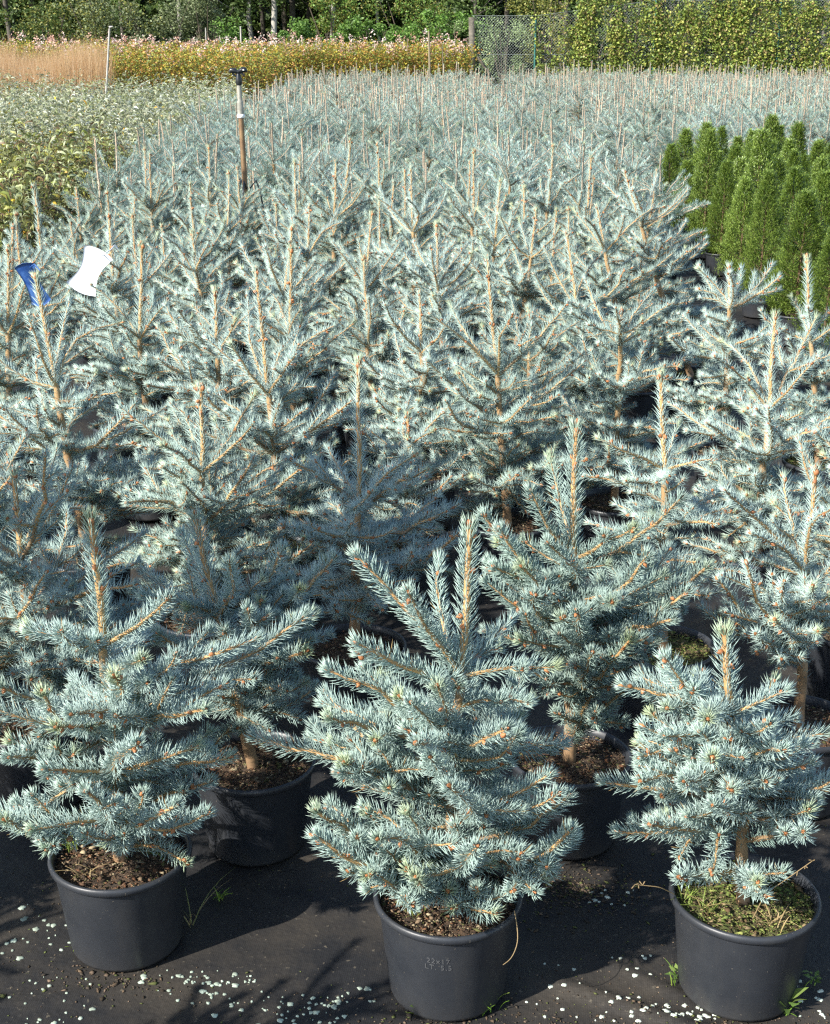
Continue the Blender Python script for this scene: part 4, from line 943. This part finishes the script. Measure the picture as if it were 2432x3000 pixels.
# climbing plant on it
m = MB(); rng = np.random.default_rng(41)
n = 0; P = []
gx = np.arange(xs[0]-.1, xs[-1]+.5, .11)
for x in gx:
    dens = .35+.65*max(0, noise.noise(Vector((x*1.3, 0, 2)))+.35) ; vines = 3 if x > xs[0]+.5 else 1
    for v_ in range(vines):
        if rng.random() > dens*1.2: continue
        zt = ftop(x)+rng.uniform(-.35, .45); xx = x
        for s_ in range(int(zt/.045)):
            z = s_*.045; xx += rng.normal(0, .02); q = 3 if noise.noise(Vector((xx*1.8, 1, z*1.6))) > -.12 else 1
            for _ in range(q+rng.integers(0, 2)): P.append((xx+1.25+rng.normal(0, .05), fy-.03+rng.normal(0, .05), z+rng.normal(0, .04)))
P = np.array(P); P = np.concatenate([P, P+rng.normal(0, .05, P.shape)]); leaves(m, P, .064, .8, [[.24, .30, .055], [.32, .38, .08], [.18, .25, .05], [.14, .21, .04], [.38, .38, .09], [.26, .2, .08]], rng, up=-.3)
print('vine', len(P))
tag(m.build('climbing_plant'), 'yellow green leafy climber hanging in strands over the wire fence', 'climber', kind='stuff')

# ------------------------------------------------------------------ bushes and trees beyond
def bush(x, y, h, w, n, cols, size, label, name='bush', trunk=1, seed=0, asp=.6, zmin=.1, cat='bush', group=None):
    r = np.random.default_rng(seed); root = empty(name, (x, y, 0)); tag(root, label, cat, group)
    m = MB()
    for k in range(4):
        a = r.random()*TAU; tube(m, [(0, 0, 0), (math.cos(a)*w*.15, math.sin(a)*w*.15, h*.4), (math.cos(a)*w*.35, math.sin(a)*w*.35, h*.8)], [.03, .02, .008], 'bark', (.10, .08, .06), 5)
    m.build('stem', root); c = MB()
    nl = 26; lc = np.stack([r.normal(0, w*.26, nl), r.normal(0, w*.24, nl), r.uniform(zmin+.2, h*.9, nl)], 1); lr = r.uniform(.16, .34, nl)*w*.55
    k = r.integers(0, nl, n); d = unit(r.normal(0, 1, (n, 3))); P = lc[k]+d*(lr[k]*r.uniform(.45, 1.05, n))[:, None]; P = P[(P[:, 2] > zmin)]
    leaves(c, P, size, asp, cols, r); c.build('crown', root); return root
def tree(x, y, h, w, z0, n, cols, size, label, seed, tr=.09, bark=(.10, .085, .07), group='trees of the forest edge'):
    r = np.random.default_rng(seed); root = empty('forest_tree', (x, y, 0)); tag(root, label, 'tree', group); m = MB()
    P = [(0, 0, -.02)]; 
    for k in range(1, 8): P.append((P[-1][0]+r.normal(0, .05), P[-1][1]+r.normal(0, .05), h*.9*k/7))
    P = np.array(P); tube(m, P, np.linspace(tr, tr*.25, 8), 'bark', np.array(bark)*r.uniform(.6, 1.3, (8, 1)), 9)
    for k in range(9):
        a = r.random()*TAU; z = r.uniform(.25, .85)*h; b = np.array([np.interp(z, P[:, 2], P[:, i]) for i in range(3)]); L = w*.5*r.uniform(.5, 1)
        tube(m, [b, b+[math.cos(a)*L*.5, math.sin(a)*L*.5, L*.25], b+[math.cos(a)*L, math.sin(a)*L, L*.6]], [tr*.35, tr*.2, .008], 'bark', np.array(bark), 5)
    m.build('trunk', root); c = MB(); nl = 34
    hz = r.uniform(z0, h, nl); lc = np.stack([r.normal(0, w*.24, nl), r.normal(0, w*.24, nl), hz], 1); lr = r.uniform(.18, .36, nl)*w*.5
    k = r.integers(0, nl, n); d = unit(r.normal(0, 1, (n, 3))); Q = lc[k]+d*(lr[k]*r.uniform(.4, 1.05, n))[:, None]; Q = Q[Q[:, 2] > .3]
    leaves(c, Q, size, .6, cols, r); c.build('crown', root); return root
G1 = [[.06, .105, .025], [.085, .14, .035], [.12, .17, .045], [.045, .075, .02]]; G2 = [[.15, .19, .08], [.20, .24, .11], [.11, .14, .06], [.23, .26, .14]]; G3 = [[.11, .22, .035], [.16, .28, .05], [.08, .15, .03]]; G4 = [[.18, .19, .04], [.24, .23, .05], [.13, .16, .035]]
# green bushes behind the golden bed
for k, (u, y, h, w) in enumerate(((590, 36.3, 1.75, 1.1), (655, 36.6, 1.9, 1.2), (715, 36.4, 1.85, 1.2), (775, 36.8, 1.95, 1.3), (835, 36.5, 1.9, 1.2), (895, 36.9, 2.1, 1.3), (955, 36.6, 2.15, 1.2))):
    nm = ['leftmost', 'second', 'third', 'middle', 'fifth', 'sixth', 'rightmost'][k]
    bush(at_y(u, 60, y)[0], y, h, w, 3000, G3, .075, f'bright green leafy bush behind the golden shrubs, {nm} of the row of seven', seed=50+k, group='green bushes behind the golden shrubs')
bush(at_y(1055, 60, 36)[0], 35.9, 1.9, 1.7, 4500, [[.24, .32, .13], [.32, .40, .19], [.17, .24, .09]], .05, 'grey green fine leaved bush seen through the wire beside the wooden post', seed=61)
bush(at_y(1150, 60, 36)[0], 36.3, 2.9, 1.7, 4000, G4, .07, 'olive bush rising over the first fence panel', seed=62)
bush(at_y(470, 60, 37)[0], 36.9, 1.9, 1.3, 3200, G3, .07, 'light green bush at the foot of the forest, behind the two thin stakes', seed=63)
for k, u in enumerate((1240, 1330, 1420, 1510, 1600, 1690, 1780)):
    bush(at_y(u, 60, 35.6)[0], 35.7+.2*(k % 2), 2.7+.2*(k % 3), 1.5, 2600, G1+G4[:1], .075, 'dark green hedge shrub pressed behind the overgrown wire fence', name='hedge_shrub', seed=70+k, cat='shrub', group='hedge shrubs behind the fence')
# forest edge understorey (left) and trees
for k, (u, y, h, w, cs, lb) in enumerate((( -40, 38, 2.6, 2.6, G4+G1, 'olive green shrub at the upper left corner, behind the tan grass'), (90, 38.5, 2.4, 2.4, G1+G4, 'dark and olive shrub above the tan grass'), (215, 38.2, 2.9, 2.6, G2+G4, 'russet tinged shrub behind the tall pale stake'),
        (330, 38.6, 2.9, 2.6, G2, 'grey green willow shrub, widest pale one at the forest edge'), (430, 39.0, 2.7, 2.2, G2, 'grey green shrub right of the widest pale one'), (860, 41, 2.9, 2.6, G4+G3, 'yellow green shrub over the middle of the golden bed'), (700, 40.5, 2.7, 2.0, G3+G4, 'sunlit shrub left of the yellow green one'))):
    bush(at_y(u, 60, y)[0], y, h, w, 5200, cs, .075, lb, name='forest_shrub', seed=90+k, cat='shrub', group='shrubs at the forest edge')
r = np.random.default_rng(77); TP = [(375, 42), (520, 43), (545, 45.5), (572, 41.5), (600, 44), (640, 46), (690, 43), (735, 45), (795, 44), (20, 42.5), (130, 44), (260, 43), (450, 43.5), (915, 44), (985, 42.5), (1060, 44), (1180, 43), (1320, 44), (1450, 43), (1600, 44), (1730, 43), (-90, 44)]
TL = 'forest tree with a bare trunk standing in dark shade at the forest edge'
for k, (u, y) in enumerate(TP):
    pale = u in (375, 572, 690, 795, 520)
    lab = {572: 'pale barked slender tree rising above the sprinkler head', 690: 'pale forked looking trunk left of the yellow green shrub', 375: 'pale trunk between the two grey green shrubs', 795: 'thin pale trunk behind the yellow green shrub', 985: 'tree whose foliage hangs above the wooden fence post'}.get(u, TL)
    tree(at_y(u, 20, y)[0], y, r.uniform(7, 9), r.uniform(3.2, 4.2), 2.5 if 480 < u < 820 else 1.6, 5200, G1, .12, lab, 200+k, tr=r.uniform(.06, .13), bark=(.33, .31, .27) if pale else (.09, .08, .065))
xs_ = np.linspace(-60, 60, 61); ys_ = np.linspace(54, 110, 15); V = [(x, y, -.1+11*min(1, ((y-54)/16))**.8+.7*noise.noise(Vector((x*.15, y*.15, 0)))) for y in ys_ for x in xs_]
q = MB(); ii = np.arange(14)[:, None]*61; jj = np.arange(60)[None]; q.add(V, np.stack([ii+jj, ii+jj+1, ii+62+jj, ii+61+jj], -1).reshape(-1, 4), 'earth', (1, 1, 1)); tag(q.build('hill'), kind='structure')  # bank added behind the woods to block bright sky between the trees
m = MB(); n = 110000; P = np.stack([r.uniform(-26, 26, n), r.uniform(46.5, 56, n), r.uniform(0, 11, n)], 1)
for k in range(140): x, y = r.uniform(-24, 24), r.uniform(46, 55); tube(m, [(x, y, 0), (x+r.normal(0, .2), y, 5), (x+r.normal(0, .4), y, 10)], [.12, .09, .04], 'bark', (.08, .07, .055), 6, cap=False)
leaves(m, P, .34, .7, G1, r); tag(m.build('forest'), 'dark dense woodland filling the space behind the forest edge', 'forest', kind='stuff')

# ------------------------------------------------------------------ unseen shrub added in place of a standing person, its crown shading the left trees
r = np.random.default_rng(9); root = empty('standard_shrub', (-1.41, 1.54, .004)); tag(root, 'ball crowned shrub on a bare stem in a black pot', 'shrub')
link('pot', POT_HI, root); link('soil', SOILS[0], root); m = MB(); tube(m, [(0, 0, .14), (.01, 0, .6), (0, 0, 1.45)], [.013, .011, .009], 'bark', (.14, .11, .08), 8); m.build('trunk', root)
m = MB(); n = 9000; d = unit(r.normal(0, 1, (n, 3))); P = d*(.33*r.random(n)**(1/3))[:, None]*np.array([1, 1, .95])+[0, 0, 1.54]; leaves(m, P, .035, .6, G1, r); m.build('crown', root)
print('objects', len(bpy.data.objects))
for o in bpy.data.objects:
    if 'label' in o and len(o['label'].split()) > 16: print('LONG', len(o['label'].split()), o['label'])
